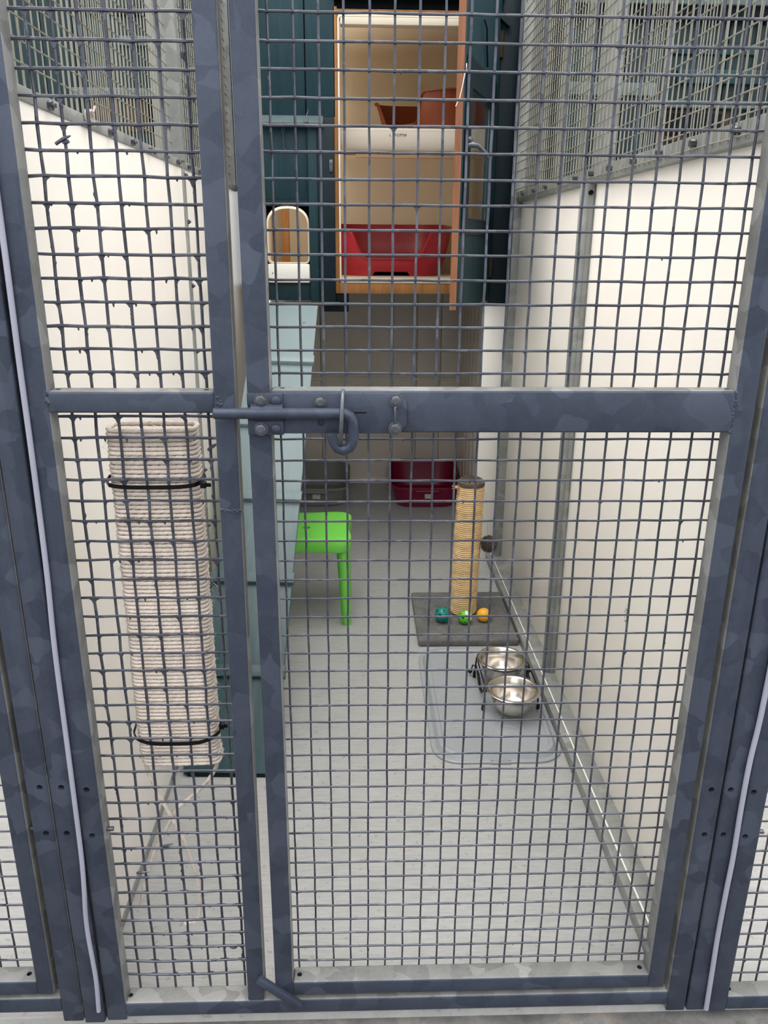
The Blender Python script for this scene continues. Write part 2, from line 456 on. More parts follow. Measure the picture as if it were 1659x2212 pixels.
# cable covers
def cable(pts, label, w=.0032):
    P = [Vector((x, -.0300, z)) for x, z in pts]; out = []
    for i in range(len(P)-1):
        p0 = P[max(i-1, 0)]; p1 = P[i]; p2 = P[i+1]; p3 = P[min(i+2, len(P)-1)]
        for k in range(6):
            t = k/6; out.append(.5*((2*p1)+(p2-p0)*t+(2*p0-5*p1+4*p2-p3)*t*t+(3*p1-p0-3*p2+p3)*t**3))
    out.append(P[-1]); out = [o for i, o in enumerate(out) if i == 0 or (o-out[i-1]).length > 1e-5]
    mm = MB(); mm.tube(out, w, 10, up=(0, 1, 0), sx=.95, sy=1.0)
    return tag(mm.build('cable', CABLE), label, 'cable')
cable([(-.2740, 2.0), (-.2740, 1.50), (-.2740, 1.114), (-.2750, .973), (-.2753, .850), (-.2768, .722), (-.2800, .624), (-.2812, .492), (-.2820, .400), (-.2832, .311), (-.2855, .260), (-.2885, .215), (-.2892, .175), (-.2880, .133), (-.2872, .09), (-.2895, .034)],
      'white cable cover strip running down the seam left of the scratching board')
cable([(.6095, 2.0), (.6095, .80), (.6088, .543), (.6050, .450), (.6045, .378), (.6058, .293), (.6050, .237), (.6045, .153), (.6058, .083), (.6070, .011)],
      'white cable cover strip at the right edge, right of the door', .0036)

# ------------------------------------------------------------------ the door
door = thing('cage_door', (.254, -.012, .051), 'wide galvanised mesh door with a sliding bolt, hinged on the right', 'cage door')
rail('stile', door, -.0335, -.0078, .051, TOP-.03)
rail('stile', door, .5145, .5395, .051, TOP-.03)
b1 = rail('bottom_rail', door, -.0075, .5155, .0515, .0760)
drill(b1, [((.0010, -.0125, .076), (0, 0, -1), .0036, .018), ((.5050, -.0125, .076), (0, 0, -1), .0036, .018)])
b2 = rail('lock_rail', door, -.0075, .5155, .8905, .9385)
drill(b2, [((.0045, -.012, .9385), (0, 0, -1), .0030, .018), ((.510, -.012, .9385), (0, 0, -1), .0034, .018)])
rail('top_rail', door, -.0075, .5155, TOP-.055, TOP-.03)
m = MB()
for wx, wz in ((.5150, .934), (.5170, .926), (.516, .918), (.5165, .910), (.5175, .902), (.5150, .8935)):
    for _ in range(5): m.ico((wx+rnd.uniform(-.003, .003), YF+.0014, wz+rnd.uniform(-.003, .003)), rnd.uniform(.0018, .0032), 1, (1, .6, 1))
m.build('weld_bead', GALV, door)
DX = [.0254*j for j in range(21)]
DZ = [1.309-.0254*k for k in range(-26, 49)]
m = MB(); wire_mesh(m, DX, [z for z in DZ if z > .915], -.0080, .5160, .9300, TOP-.04, .0008, .00145, seed=5, web=.03, drip=.015, wob=.0004)
m.build('wire_mesh', WIRE, door)
m = MB(); wire_mesh(m, DX, [z for z in DZ if z < .915], -.0080, .5160, .0740, .8950, .0008, .00140, seed=6, web=.02, drip=.010, wob=.0004, sag=.0015)
m.build('wire_mesh', WIRE, door)
# hinge knuckles on the hinge side
# sliding bolt assembly
YP = YF-.0035
plate = MB().prism([(-.0330, .8905), (.1350, .8905), (.1435, .9000), (.1435, .9270), (.1350, .9362), (-.0330, .9362)], YF+.0002, YP, 'y', .0007).build('bolt_plate', GALV, door)
drill(plate, [((.0480, YP, .9030), (0, 1, 0), .0038, .003)])
m = MB()
m.box(-.0330, .0065, YP-.0030, YP+.0005, .9225, .9362, .001)
m.box(-.0330, .0065, YP-.0030, YP+.0005, .8895, .9080, .001)
arc = [(math.cos(a), math.sin(a)) for a in [R(90-15*k) for k in range(13)]]
# strap humped over the bolt
outer = [(-.0, .0)]
prof_o = [(YP-.001-.0125*max(0, math.sin(R(15*k))), .9152+.0098*math.cos(R(15*k))) for k in range(13)]
prof_i = [(YP-.001-.0090*max(0, math.sin(R(15*k))), .9152+.0070*math.cos(R(15*k))) for k in range(13)]
t = bmesh.new()
loopsL = []
for xx in (-.0285, .0065):
    loopsL.append([Vector((xx, a, b)) for a, b in prof_o]+[Vector((xx, a, b)) for a, b in reversed(prof_i)])
m.loft(loopsL, True, True, True)
strap = m.build('bolt_strap', GALV, plate)
rodp = [(-.0695, .9152), (-.0685, .9152), (.0650, .9152), (.0745, .9148), (.0800, .9120), (.0832, .9070), (.0840, .9000), (.0840, .8900), (.0828, .8825), (.0790, .8762), (.0727, .8735), (.0668, .8757), (.0625, .8815), (.0602, .8880), (.0598, .8925), (.0598, .8932)]
rr_ = [.0052, .0063]+[.0063]*12+[.0063, .0052]
MB().tube([(x, YP-.0085, z) for x, z in rodp], rr_, 18).build('bolt_rod', GALV, plate)
m = MB(); Rg = []
for k in range(28):
    a = 2*PI*k/28
    Rg.append((.0712+.0015*math.sin(a), YP-.010-.0125*math.cos(a), .9100+.0305*math.sin(a)))
m.ring(Rg, .0023, 10); m.build('bolt_staple', ZINC, plate)
for cx_, cz_ in ((-.0174, .9287), (-.0185, .8967)):
    m = MB(); hexnut(m, (cx_, YP-.003, cz_)); m.build('hex_nut', ZINC, plate)
for cx_, cz_ in ((.0475, .9262), (.1311, .9279), (.1307, .8967)):
    m = MB(); hexnut(m, (cx_, YP, cz_)); m.build('hex_nut', ZINC, plate)
for cx_, cz_ in ((-.0010, .9280), (-.0020, .8967)):
    m = MB(); m.lathe([(.0055, 0), (.0052, .0018), (.0035, .0030), (0, .0034)], (0, 0, 0), 18)
    bmesh.ops.transform(m.bm, matrix=Matrix.Translation((cx_, YP-.003, cz_)) @ Matrix.Rotation(R(90), 4, 'X'), verts=m.bm.verts)
    m.build('rivet', GALV, plate)
MB().tube([(.1310, YP-.0025, .9230), (.1300, YP-.0045, .9205), (.1300, YP-.0045, .9045), (.1306, YP-.0025, .9020)], .0013, 8).build('keep_wire', ZINC, plate)
MB().box(.0830, .0985, YP-.0008, YP+.0003, .9139, .9151, .0002).build('saw_mark', TIE, plate)

# ------------------------------------------------------------------ neighbouring fronts (only their near edges are in view)
fl = thing('cage_frame', (-.40, -.012, .024), 'steel frame of the pen to the left, its post at the left edge', 'cage frame')
pN = rail('post', fl, -.3440, -.3150, .010, TOP)
drill(pN, [((-.3259, YF, .4197), (0, 1, 0), .0042, .02), ((-.3268, YF, .3469), (0, 1, 0), .0042, .02)])
rail('bottom_bar', fl, -1.16, -.343, .0290, .0555)
dl = thing('cage_door', (-.62, -.012, .063), 'mesh door of the pen to the left, cut by the left edge', 'cage door')
rail('stile', dl, -.3745, -.3515, .063, TOP-.03); rail('stile', dl, -.925, -.899, .063, TOP-.03)
bl = rail('bottom_rail', dl, -.900, -.3735, .0635, .0880)
drill(bl, [((-.3885, -.0125, .088), (0, 0, -1), .0036, .018)])
rail('lock_rail', dl, -.900, -.3735, .902, .950); rail('top_rail', dl, -.900, -.3735, TOP-.055, TOP-.03)
m = MB(); wire_mesh(m, [-.3846-.0254*j for j in range(21)][1:], [.1016+.0252*k for k in range(75)], -.900, -.373, .086, TOP-.04, .0008, .00145, seed=9)
m.build('wire_mesh', WIRE, dl)
m = MB(); m.cyl((-.3520, -.014, .345), (-.3440, -.014, .345), .0035, 10).build('pin', ZINC, fl)
fr = thing('cage_frame', (.75, -.012, .0), 'steel frame and mesh panel of the pen to the right, at the right edge', 'cage frame')
pR = rail('post', fr, .6110, .6400, .0, TOP)
drill(pR, [((.6202, YF, .3966), (0, 1, 0), .0042, .02), ((.6196, YF, .3234), (0, 1, 0), .0042, .02)])
rb = rail('bottom_bar', fr, .639, 1.44, .0040, .0295)
drill(rb, [((.6465, -.012, .0295), (0, 0, -1), .0034, .018)])
rail('stile', fr, .826, .852, .028, TOP); rail('rail', fr, .639, .828, .900, .924)
m = MB(); wire_mesh(m, [.6702+.0254*j for j in range(6)], [.1232-.0254*3+.0254*k for k in range(80)], .639, .828, .027, TOP, .0008, .00150, seed=11, web=.1, wob=.0005)
m.build('wire_mesh', WIRE, fr)
m = MB(); m.cyl((.640, -.013, .3202), (.6520, -.013, .3202), .0032, 12).build('pin', ZINC, fr)

# ------------------------------------------------------------------ partitions (rails, posts, mesh) either side
def partition(side, x, ztop0, ztop1, label, bolts=()):
    # side -1: left (interior to +x), +1: right (interior to -x)
    root = thing('partition_frame', (x, .95, .0), label, 'partition frame')
    s = side
    return root
pl = thing('partition_frame', (XL-.02, .95, .0), 'galvanised partition frame with wire mesh above the left white panel', 'partition frame')
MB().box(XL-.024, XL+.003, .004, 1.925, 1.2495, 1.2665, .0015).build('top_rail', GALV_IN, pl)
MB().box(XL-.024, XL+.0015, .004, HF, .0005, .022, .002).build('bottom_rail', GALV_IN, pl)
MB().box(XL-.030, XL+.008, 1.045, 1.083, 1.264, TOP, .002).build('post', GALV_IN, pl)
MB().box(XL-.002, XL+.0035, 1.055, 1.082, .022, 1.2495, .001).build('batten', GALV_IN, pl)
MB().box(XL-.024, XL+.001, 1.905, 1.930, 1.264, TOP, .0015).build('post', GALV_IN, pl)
m = MB()
for yy in (.238, .500, .632, .758, .885, 1.0, 1.12, 1.25, 1.4, 1.6):
    m = MB(); m.cyl((XL+.003, yy, 1.2565), (XL+.0085, yy, 1.2565), .0062, 6); m.cyl((XL+.008, yy, 1.2565), (XL+.0125, yy, 1.2565), .003, 8); m.build('bolt_head', ZINC, pl)
for zz in (1.235, 1.136, .993, .839, .69, .54, .39, .25):
    m = MB(); m.cyl((XL+.0035, 1.072, zz), (XL+.008, 1.072, zz), .0050, 6); m.cyl((XL+.0078, 1.072, zz), (XL+.011, 1.072, zz), .0026, 8); m.build('bolt_head', ZINC, pl)
YS = [.014+.0254*k for k in range(75)]
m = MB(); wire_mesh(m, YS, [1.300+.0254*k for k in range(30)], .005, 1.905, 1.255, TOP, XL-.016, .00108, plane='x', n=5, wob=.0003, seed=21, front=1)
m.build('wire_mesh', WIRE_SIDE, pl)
pr = thing('partition_frame', (XR+.0, .95, .0), 'galvanised partition frame with wire mesh above the right white panel', 'partition frame')
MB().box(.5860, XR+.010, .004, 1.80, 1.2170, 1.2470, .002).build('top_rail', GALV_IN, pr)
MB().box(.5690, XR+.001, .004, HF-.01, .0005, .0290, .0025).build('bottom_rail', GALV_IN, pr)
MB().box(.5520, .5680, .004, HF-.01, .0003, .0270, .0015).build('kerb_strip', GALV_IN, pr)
MB().box(.5664, .5696, .004, HF-.01, .0270, .0310, .001).build('white_bead', WHITE_P, pr)  # thin white bead along the kerb edge
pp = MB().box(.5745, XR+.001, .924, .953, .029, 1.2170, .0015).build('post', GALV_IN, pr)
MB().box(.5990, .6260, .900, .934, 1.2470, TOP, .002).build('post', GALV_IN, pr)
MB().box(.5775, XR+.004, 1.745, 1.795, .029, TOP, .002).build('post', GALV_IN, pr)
MB().box(.5885, .5975, .921, .924, .029, 1.2170).build('post_rib', GALV_IN, pp)
m = MB()
for yy in (.22, .36, .50, .63, .77, .90, 1.03, 1.18, 1.33, 1.48, 1.63):
    MB().cyl((.5760, yy, 1.235), (.5862, yy, 1.235), .0055, 6).build('bolt_head', ZINC, pr)
MB().cyl((.590, .9175, 1.199), (.590, .925, 1.199), .0055, 6).build('bolt_head', TIE, pr)
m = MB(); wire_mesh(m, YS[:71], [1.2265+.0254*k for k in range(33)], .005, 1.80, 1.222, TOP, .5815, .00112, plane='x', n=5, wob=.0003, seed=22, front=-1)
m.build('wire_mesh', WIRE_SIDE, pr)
# next pens: their own partitions back to back with these
def side_frame(x, label, zp, step=.0254, ys=YS, inner=+1):
    root = thing('partition_frame', (x, .95, 0), label, 'partition frame')
    MB().box(x-.012, x+.012, .004, 1.90, zp-.012, zp+.016, .002).build('top_rail', GALV_IN, root)
    MB().box(x-.012, x+.012, 1.045, 1.075, zp+.016, TOP, .002).build('post', GALV_IN, root)
    mm = MB(); wire_mesh(mm, [y+.009 for y in ys[:74]], [zp+.035+step*k for k in range(int((TOP-zp-.035)/step))], .005, 1.90, zp+.01, TOP, x, .0009, plane='x', n=4, wob=.0003, seed=int(abs(x)*100))
    mm.build('wire_mesh', WIRE_SIDE, root)
    MB().box(x-.003, x+.003, .004, 1.90, .004, zp-.01).build('panel', PANEL, root)
    return root
side_frame(-.346, 'mesh partition of the left pen standing just behind the left partition', 1.243, .2)
side_frame(.640, 'mesh partition of the right pen standing just behind the right partition', 1.222, .2)
side_frame(-1.205, 'far mesh partition of the pen to the left', 1.255)
side_frame(1.500, 'far mesh partition of the pen to the right', 1.205)
# knot of twine on the left rail
m = MB(); kp = Vector((XL+.006, .384, 1.262))
for k in range(5):
    a = rnd.uniform(0, 6.28); q = [kp+Vector((.004+.004*math.sin(j*1.3+a), .009*math.cos(j*.9+a), .010*math.sin(j*.8+a))) for j in range(9)]
    m.tube(q, .0016, 6)
m.tube([kp, kp+Vector((.008, .008, .010)), kp+Vector((.009, .012, .017))], .0016, 6)
tag(m.build('twine_knot', ROPE), 'small knot of pale twine tied on the left partition rail', 'twine')

# ------------------------------------------------------------------ scratching board on the mesh
def rrect(w, h, r, n=6):
    out = []
    for cx_, cy_, a0 in ((w-r, h-r, 0), (-w+r, h-r, 90), (-w+r, -h+r, 180), (w-r, -h+r, 270)):
        for k in range(n+1):
            a = R(a0+90*k/n); out.append((cx_+r*math.cos(a), cy_+r*math.sin(a)))
    return out
def resample(pts, n):
    P = [Vector(p) for p in pts]; P.append(P[0]); L = [0]
    for a, b in zip(P, P[1:]): L.append(L[-1]+(b-a).length)
    out = []; j = 0
    for k in range(n):
        d = L[-1]*k/n
        while L[j+1] < d: j += 1
        out.append(P[j].lerp(P[j+1], (d-L[j])/(L[j+1]-L[j])))
    return out, L[-1]
sb = thing('scratching_board', (-.152, .030, .425), 'upright cream rope-wrapped scratching board strapped behind the narrow mesh panel', 'scratching board')
MB().box(-.2015, -.1045, .0135, .0395, .428, .884, .002).build('core_board', ROPE, sb)
m = MB(); base, per = resample([(x, y, 0) for x, y in rrect(.0505, .0155, .008)], 76)
NT = 84; z0b, z1b = .4275, .8855; ns = 9; strand = .0105
for k in range(NT):
    zc = z0b+(z1b-z0b)*k/(NT-1); rings = []
    N = len(base); rk = .00268*rnd.uniform(.93, 1.06); ph = rnd.uniform(0, 6.28); cxk = -.1530+rnd.uniform(-.0006, .0006)
    if k < 3: cxk += .002
    for i, p in enumerate(base):
        tdir = (base[(i+1) % N]-base[i-1]).normalized(); w = tdir.cross(Vector((0, 0, 1)))
        sl = per*i/N; c = Vector((cxk+p.x, .0265+p.y, zc+.0012*math.sin(2*PI*i/N+.5)))
        tw = 2*PI*round(per/(strand*3))*i/N
        rings.append([m.bm.verts.new(c+(Vector((0, 0, 1))*math.cos(2*PI*q/ns)+w*math.sin(2*PI*q/ns))*rk*(1+.27*math.cos(3*(2*PI*q/ns+tw)+ph))) for q in range(ns)])
    for i in range(N):
        A = rings[i]; B = rings[(i+1) % N]
        for q in range(ns): m.bm.faces.new((A[q], A[(q+1) % ns], B[(q+1) % ns], B[q]))
m.build('rope_wrap', ROPE, sb, True, 80)
m = MB()
for k in range(130):       # loose fibres
    zz = rnd.uniform(.43, .88); s = rnd.choice((-1, 1, 1)); x0 = -.153+s*.0525
    a = rnd.uniform(-.6, .9); L = rnd.uniform(.003, .009)
    m.tube([(x0, .02+rnd.uniform(-.008, .012), zz), (x0+s*L*.6, .018, zz+L*a*.4), (x0+s*L, .016, zz+L*a)], .00012, 3)
m.tube([(-.100, .02, .705), (-.094, .018, .690), (-.0865, .016, .683)], .0002, 3)
m.build('loose_fibres', ROPE, sb)['kind'] = 'stuff'
def string(pts, r=.0025):
    P = [Vector(p) for p in pts]; out = []
    for i in range(len(P)-1):
        p0 = P[max(i-1, 0)]; p1 = P[i]; p2 = P[i+1]; p3 = P[min(i+2, len(P)-1)]
        for k in range(12):
            t = k/12; out.append(.5*((2*p1)+(p2-p0)*t+(2*p0-5*p1+4*p2-p3)*t*t+(3*p1-p0-3*p2+p3)*t**3))
    out.append(P[-1]); mm = MB(); L = 0; rings = []
    nq = 9; prev = Vector((0, 1, 0))
    for i, p in enumerate(out):
        a = out[max(i-1, 0)]; b = out[min(i+1, len(out)-1)]; t = (b-a).normalized()
        u = (prev-t*prev.dot(t)).normalized(); w = t.cross(u); prev = u
        if i: L += (p-out[i-1]).length
        rings.append([mm.bm.verts.new(p+(u*math.cos(2*PI*q/nq)+w*math.sin(2*PI*q/nq))*r*(1+.2*math.cos(3*(2*PI*q/nq)+L*420))) for q in range(nq)])
    for A, B in zip(rings, rings[1:]):
        for q in range(nq): mm.bm.faces.new((A[q], A[(q+1) % nq], B[(q+1) % nq], B[q]))
    mm.bm.faces.new(rings[0][::-1]); mm.bm.faces.new(rings[-1])
    return mm
sp = lambda L: [(x, .020, z) for x, z in L]
string(sp([(-.200, .430), (-.199, .409), (-.189, .375), (-.176, .340), (-.166, .315), (-.157, .288), (-.145, .231), (-.143, .195), (-.1445, .165), (-.152, .147), (-.168, .142)])).build('rope_tail', ROPE, sb)
string([(x, .0255, z) for x, z in [(-.104, .430), (-.108, .408), (-.125, .381), (-.146, .360), (-.163, .344), (-.181, .312), (-.197, .280), (-.204, .265), (-.214, .235), (-.223, .207), (-.231, .172)]]).build('rope_tail', ROPE, sb)
# cable ties
def tie(z, label, bow, hy, hz):
    root = thing('cable_tie', (-.152, .02, z-.003), label, 'cable tie')
    pts = []
    for k in range(13):
        f = k/12; x = -.2035+f*.1000; e = abs(2*f-1)**4
        pts.append((x, -.0060+.007*e, z-bow*(1-e)))
    pts = [(-.2110, .030, z+.002), (-.2095, .012, z+.001)]+pts+[(-.0965, .012, z+.001), (-.0960, .030, z+.002)]
    pts += [(-.105, .047, z+.002), (-.153, .049, z+.002), (-.203, .047, z+.002)]
    mm = MB(); Pn = [Vector(p) for p in pts]; N = len(Pn); rings = []
    for i, p in enumerate(Pn):
        t = (Pn[(i+1) % N]-Pn[i-1]).normalized(); w = t.cross(Vector((0, 0, 1))).normalized()
        h = .0024; d = .0007
        rings.append([mm.bm.verts.new(p+Vector((0, 0, a*h))+w*b*d) for a, b in ((-1, -1), (1, -1), (1, 1), (-1, 1))])
    for i in range(N):
        A = rings[i]; B = rings[(i+1) % N]
        for q in range(4): mm.bm.faces.new((A[q], A[(q+1) % 4], B[(q+1) % 4], B[q]))
    mm.build('strap', TIE, root, False)
    mm = MB(); mm.box(-.0975, -.0905, hy-.003, hy+.004, hz-.0035, hz+.0035, .0007); mm.box(-.0910, -.0850, hy-.001, hy+.0010, hz-.0022, hz+.0022, .0003)
    mm.build('tie_head', TIE, root)
tie(.8215, 'upper black cable tie around the rope-wrapped scratching board', .001, .004, .8205)
tie(.4740, 'lower black cable tie around the rope-wrapped scratching board', .0045, .018, .4800)

# ------------------------------------------------------------------ cat house
HX0, HX1 = -.245, .588
house = thing('cat_house', (.17, 2.28, .90), 'dark green raised wooden cat house with its door open and shelves inside', 'cat house')
HZ0, HZ1 = .912, 2.04
OX0, OX1, OZ0, OZ1 = .027, .512, .935, 1.742
# front boards
m = MB(); m.box(HX0, -.0655, HF+.012, HF+.030, HZ0+.0, .966, .001)
m.box(HX0, -.2005, HF+.012, HF+.030, .966, 1.215, .001)
m.box(HX0, -.0655, HF+.012, HF+.030, 1.215, 1.455, .001)
for xa, xb in ((HX0, -.0700), (-.0660, .022)):
    m.box(xa, xb, HF-.004, HF+.030, 1.455, HZ1, .0015)
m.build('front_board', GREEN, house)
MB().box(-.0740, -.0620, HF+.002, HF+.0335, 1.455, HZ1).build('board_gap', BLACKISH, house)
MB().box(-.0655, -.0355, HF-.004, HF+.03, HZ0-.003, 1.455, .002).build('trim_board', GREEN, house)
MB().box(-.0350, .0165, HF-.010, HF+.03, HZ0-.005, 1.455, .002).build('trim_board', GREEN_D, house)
MB().box(-.105, -.101, HF+.010, HF+.013, HZ0, .966).build('board_gap', BLACKISH, house)
MB().box(HX0, -.066, HF+.004, HF+.012, 1.200, 1.218, .001).build('shutter_edge', GREEN_D, house)
# side, back, roof, base
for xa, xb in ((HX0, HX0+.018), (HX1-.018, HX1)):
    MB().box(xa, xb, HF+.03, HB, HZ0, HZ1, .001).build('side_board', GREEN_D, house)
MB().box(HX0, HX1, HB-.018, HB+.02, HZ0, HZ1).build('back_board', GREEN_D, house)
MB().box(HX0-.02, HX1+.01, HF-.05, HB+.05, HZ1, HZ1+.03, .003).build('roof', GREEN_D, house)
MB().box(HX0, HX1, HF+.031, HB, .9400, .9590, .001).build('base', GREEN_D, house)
# right-hand front
MB().box(.5200, HX1-.003, HF-.012, HF+.03, HZ0-.006, HZ1, .002).build('door_post', GREEN_D, house)
MB().box(.022, .5220, HF+.012, HF+.03, OZ1+.010, HZ1).build('top_board', BLACKISH, house)  # near-black board across the front above the opening
MB().box(.022, .5220, HF-.030, HF+.012, 1.772, 1.800, .002).build('drip_board', GREEN_D, house)
t = Matrix.Translation((.487, HF-.035, 1.745)) @ Matrix.Rotation(R(38), 4, 'Y')
MB().box(-.07, .07, -.012, .012, -.008, .008, .001, 1, t).build('brace', GREEN_D, house)
# wooden opening frame
MB().box(.0170, .0290, HF-.004, HF+.03, OZ0, OZ1+.010, .001).build('jamb', WOOD, house)
MB().box(.0290, .5150, HF-.004, HF+.03, OZ0, .9700, .001).build('sill', WOOD, house)
MB().box(.0290, .5150, HF-.004, HF+.03, OZ1-.013, OZ1+.004, .001).build('lintel', WOOD, house)
MB().box(.0380, .5130, HF-.007, HF+.033, 1.7050, 1.7285, .003).build('lining_lip', EDGE, house)
MB().box(.4000, .4150, HF-.016, HF-.004, 1.690, 1.80, .002).build('lintel_block', WOOD, house)
MB().box(.4010, .4170, HF-.014, HF-.004, .940, 1.022, .001).build('sill_block', WOOD, house)
# lining: one moulded cream shell, ceiling rounded into the back
m = MB()
YBk, ZCe = 2.62, 1.742
prof = [(HF+.034, ZCe), (2.20, ZCe)]+[(2.38+.24*math.sin(R(9*k)), ZCe-.16*(1-math.cos(R(9*k)))) for k in range(11)]+[(YBk, .976), (YBk+.006, .970), (YBk+.006, ZCe+.010), (HF+.034, ZCe+.010)]
m.loft([[Vector((x, y, z)) for y, z in prof] for x in (-.225, .572)], True, True, True)
m.box(-.228, -.223, HF+.032, YBk, .976, ZCe, .001); m.box(.568, .573, HF+.032, YBk, .976, ZCe, .001)
m.build('lining', CREAM, house)
MB().box(-.222, .567, HF+.032, YBk-.001, .960, .9765, .001).build('inner_floor', SHELF, house)
# pale plastic edging round the opening
m = MB()
out = rrect((.515-.0300)/2, (1.7335-.9690)/2, .012, 5)
cxx, czz = (.515+.0300)/2, (1.7335+.9690)/2
inn = rrect((.515-.0300)/2-.0055, (1.7335-.9690)/2-.0075, .008, 5)
L0 = [Vector((cxx+a, HF-.006, czz+b)) for a, b in out]; L1 = [Vector((cxx+a, HF-.008, czz+b)) for a, b in inn]
L2 = [Vector((cxx+a, HF+.030, czz+b)) for a, b in inn]; L3 = [Vector((cxx+a, HF+.030, czz+b)) for a, b in out]
m.loft([L0, L1, L2, L3, L0]); m.build('edging', EDGE, house)
# inside shelf
MB().box(.034, .560, HF+.035, 2.56, 1.4225, 1.4330, .002).build('shelf', SHELF, house)
MB().loft([[Vector((x, HF+.035+.018*(1-math.cos(R(90*k/8))), 1.433-.064*math.sin(R(90*k/8))+.0)) for k in range(9)]+[Vector((x, HF+.058, 1.369)), Vector((x, HF+.058, 1.433))] for x in (.034, .511)], True, True, True).build('shelf_apron', SHELF, house)
MB().box(.082, .505, HF+.062, HF+.080, 1.350, 1.374, .001).build('shelf_batten', WOOD_P, house)
# worn dark lettering on the apron
m = MB(); lx = .1900; ly = HF+.0340
def stroke(x0, z0, x1, z1, w=.0012):
    d = Vector((x1-x0, 0, z1-z0)); n_ = Vector((-d.z, 0, d.x)).normalized()*w/2
    m.bm.faces.new([m.bm.verts.new(Vector(q)+Vector((0, ly, 0))) for q in ((x0+n_.x, 0, z0+n_.z), (x1+n_.x, 0, z1+n_.z), (x1-n_.x, 0, z1-n_.z), (x0-n_.x, 0, z0-n_.z))])
zt, zb = 1.4165, 1.4100
stroke(lx, zt, lx, zb); stroke(lx, zb, lx+.004, zb)
for a in (.0160, .0235, .0310, .0385):
    stroke(lx+a, zt, lx+a, zb); stroke(lx+a, zt, lx+a+.004, zt)
stroke(lx+.016, (zt+zb)/2, lx+.020, (zt+zb)/2); stroke(lx+.0235, zb, lx+.0275, zb); stroke(lx+.0315, (zt+zb)/2, lx+.035, (zt+zb)/2); stroke(lx+.035, zt, lx+.035, (zt+zb)/2)
stroke(lx+.0425, zt, lx+.0450, (zt+zb)/2); stroke(lx+.0475, zt, lx+.0430, zb); stroke(lx+.0520, zt, lx+.0480, zb, .002)
bmesh.ops.solidify(m.bm, geom=m.bm.faces[:], thickness=.0008)
m.build('faded_lettering', INK, house, False)
# cat flap
m = MB()
def arch(x0, x1, z0, z1, r=.012, n=16):
    xm = (x0+x1)/2; hw = (x1-x0)/2; out = [(x0+r, z0), (x1-r, z0), (x1-r*.3, z0+r*.3), (x1, z0+r)]
    zs = z1-.052
    for k in range(n+1):
        a = PI*k/n; c = math.cos(a); s = math.sin(a)
        out.append((xm+hw*math.copysign(abs(c)**.80, c), zs+(z1-zs)*abs(s)**.90))
    out += [(x0, z0+r), (x0+r*.3, z0+r*.3)]
    return out
a0 = arch(-.2010, -.0665, 1.0270, 1.2010); a1 = arch(-.1960, -.0705, 1.0310, 1.1940)
m.loft([[Vector((x, HF+.002, z)) for x, z in a0], [Vector((x, HF-.001, z)) for x, z in a1], [Vector((x, HF+.040, z)) for x, z in a1], [Vector((x, HF+.040, z)) for x, z in a0], [Vector((x, HF+.002, z)) for x, z in a0]])
m.build('flap_frame', CREAM, house)
m = MB(); ao = [(-.2015, 1.2160), (-.2015, .9660), (-.0655, .9660), (-.0655, 1.2160)]
# dark surround with the arch cut from it
NP = len(a0)
def sq(p):
    xm, zm = -.13375, 1.114; dx, dz = p[0]-xm, p[1]-zm
    f = min(.0677/abs(dx) if abs(dx) > 1e-6 else 9, (.102 if dz > 0 else .148)/abs(dz) if abs(dz) > 1e-6 else 9); return (xm+dx*f, zm+dz*f)
m.loft([[Vector((sq(p)[0], HF+.014, sq(p)[1])) for p in a0], [Vector((x, HF+.014, z)) for x, z in a0]])
bmesh.ops.solidify(m.bm, geom=m.bm.faces[:], thickness=.004)
m.build('flap_surround', BLACKISH, house)
sillp = MB().box(-.2005, -.0665, HF-.012, HF+.014, .968, 1.0265, .004).build('flap_sill', WHITE_P, house)
drill(sillp, [((-.1860, HF-.012, .997), (0, 1, 0), .0022, .01)])
MB().box(-.178, -.156, 2.10, 2.14, .977, 1.741, .001).build('inner_stud', WOOD, house)
sl = MB().box(-.028, .010, HF+.031, HF+.042, 1.02, 1.68, .002).build('added_fill_box', WHITE_P, house)  # unseen fixture added to go with the interior fill light
ld_ = bpy.data.lights.new('interior_fill', 'AREA'); ld_.shape = 'RECTANGLE'; ld_.size = .03; ld_.size_y = .62; ld_.energy = .58; ld_.color = (1, .88, .70)  # added warm fill that brightens the inside of the house
lo_ = bpy.data.objects.new('interior_fill', ld_); COL.objects.link(lo_); lo_.location = (-.009, HF+.046, 1.35); lo_.rotation_euler = (R(90), 0, 0); lo_.rotation_euler = Vector((0, 1, 0)).to_track_quat('-Z', 'Z').to_euler()
# rain board over the shutter
m = MB(); m.prism([(HF-.030, 1.4385), (HF-.004, 1.4600), (HF-.004, 1.4345), (HF-.030, 1.4305)], HX0+.02, -.0160, 'x', .0008)
m.build('rain_board', GREEN_L, house)
# hooks and eyes
def hook(pts, label=None, r=.0011, loop=None, par=house):
    mm = MB(); mm.tube(pts, r, 7)
    if loop: mm.ring([(loop[0]+.0042*math.cos(a), loop[1], loop[2]+.0055*math.sin(a)) for a in [2*PI*k/12 for k in range(12)]], r, 6)
    return mm.build('hook', ZINC, par)
hook([(-.1400, HF, 1.4150), (-.1400, HF, 1.3850), (-.1385, HF, 1.3680), (-.1345, HF-.002, 1.3620), (-.1370, HF-.003, 1.3585)], loop=(-.1400, HF, 1.4200))
hook([(-.0620, HF-.012, 1.4770), (-.0600, HF-.020, 1.4720), (-.0640, HF-.030, 1.4600), (-.0660, HF-.034, 1.4480), (-.0630, HF-.036, 1.4390), (-.0600, HF-.035, 1.4350), (-.0680, HF-.034, 1.4390), (-.0740, HF-.034, 1.4430)], r=.0015)
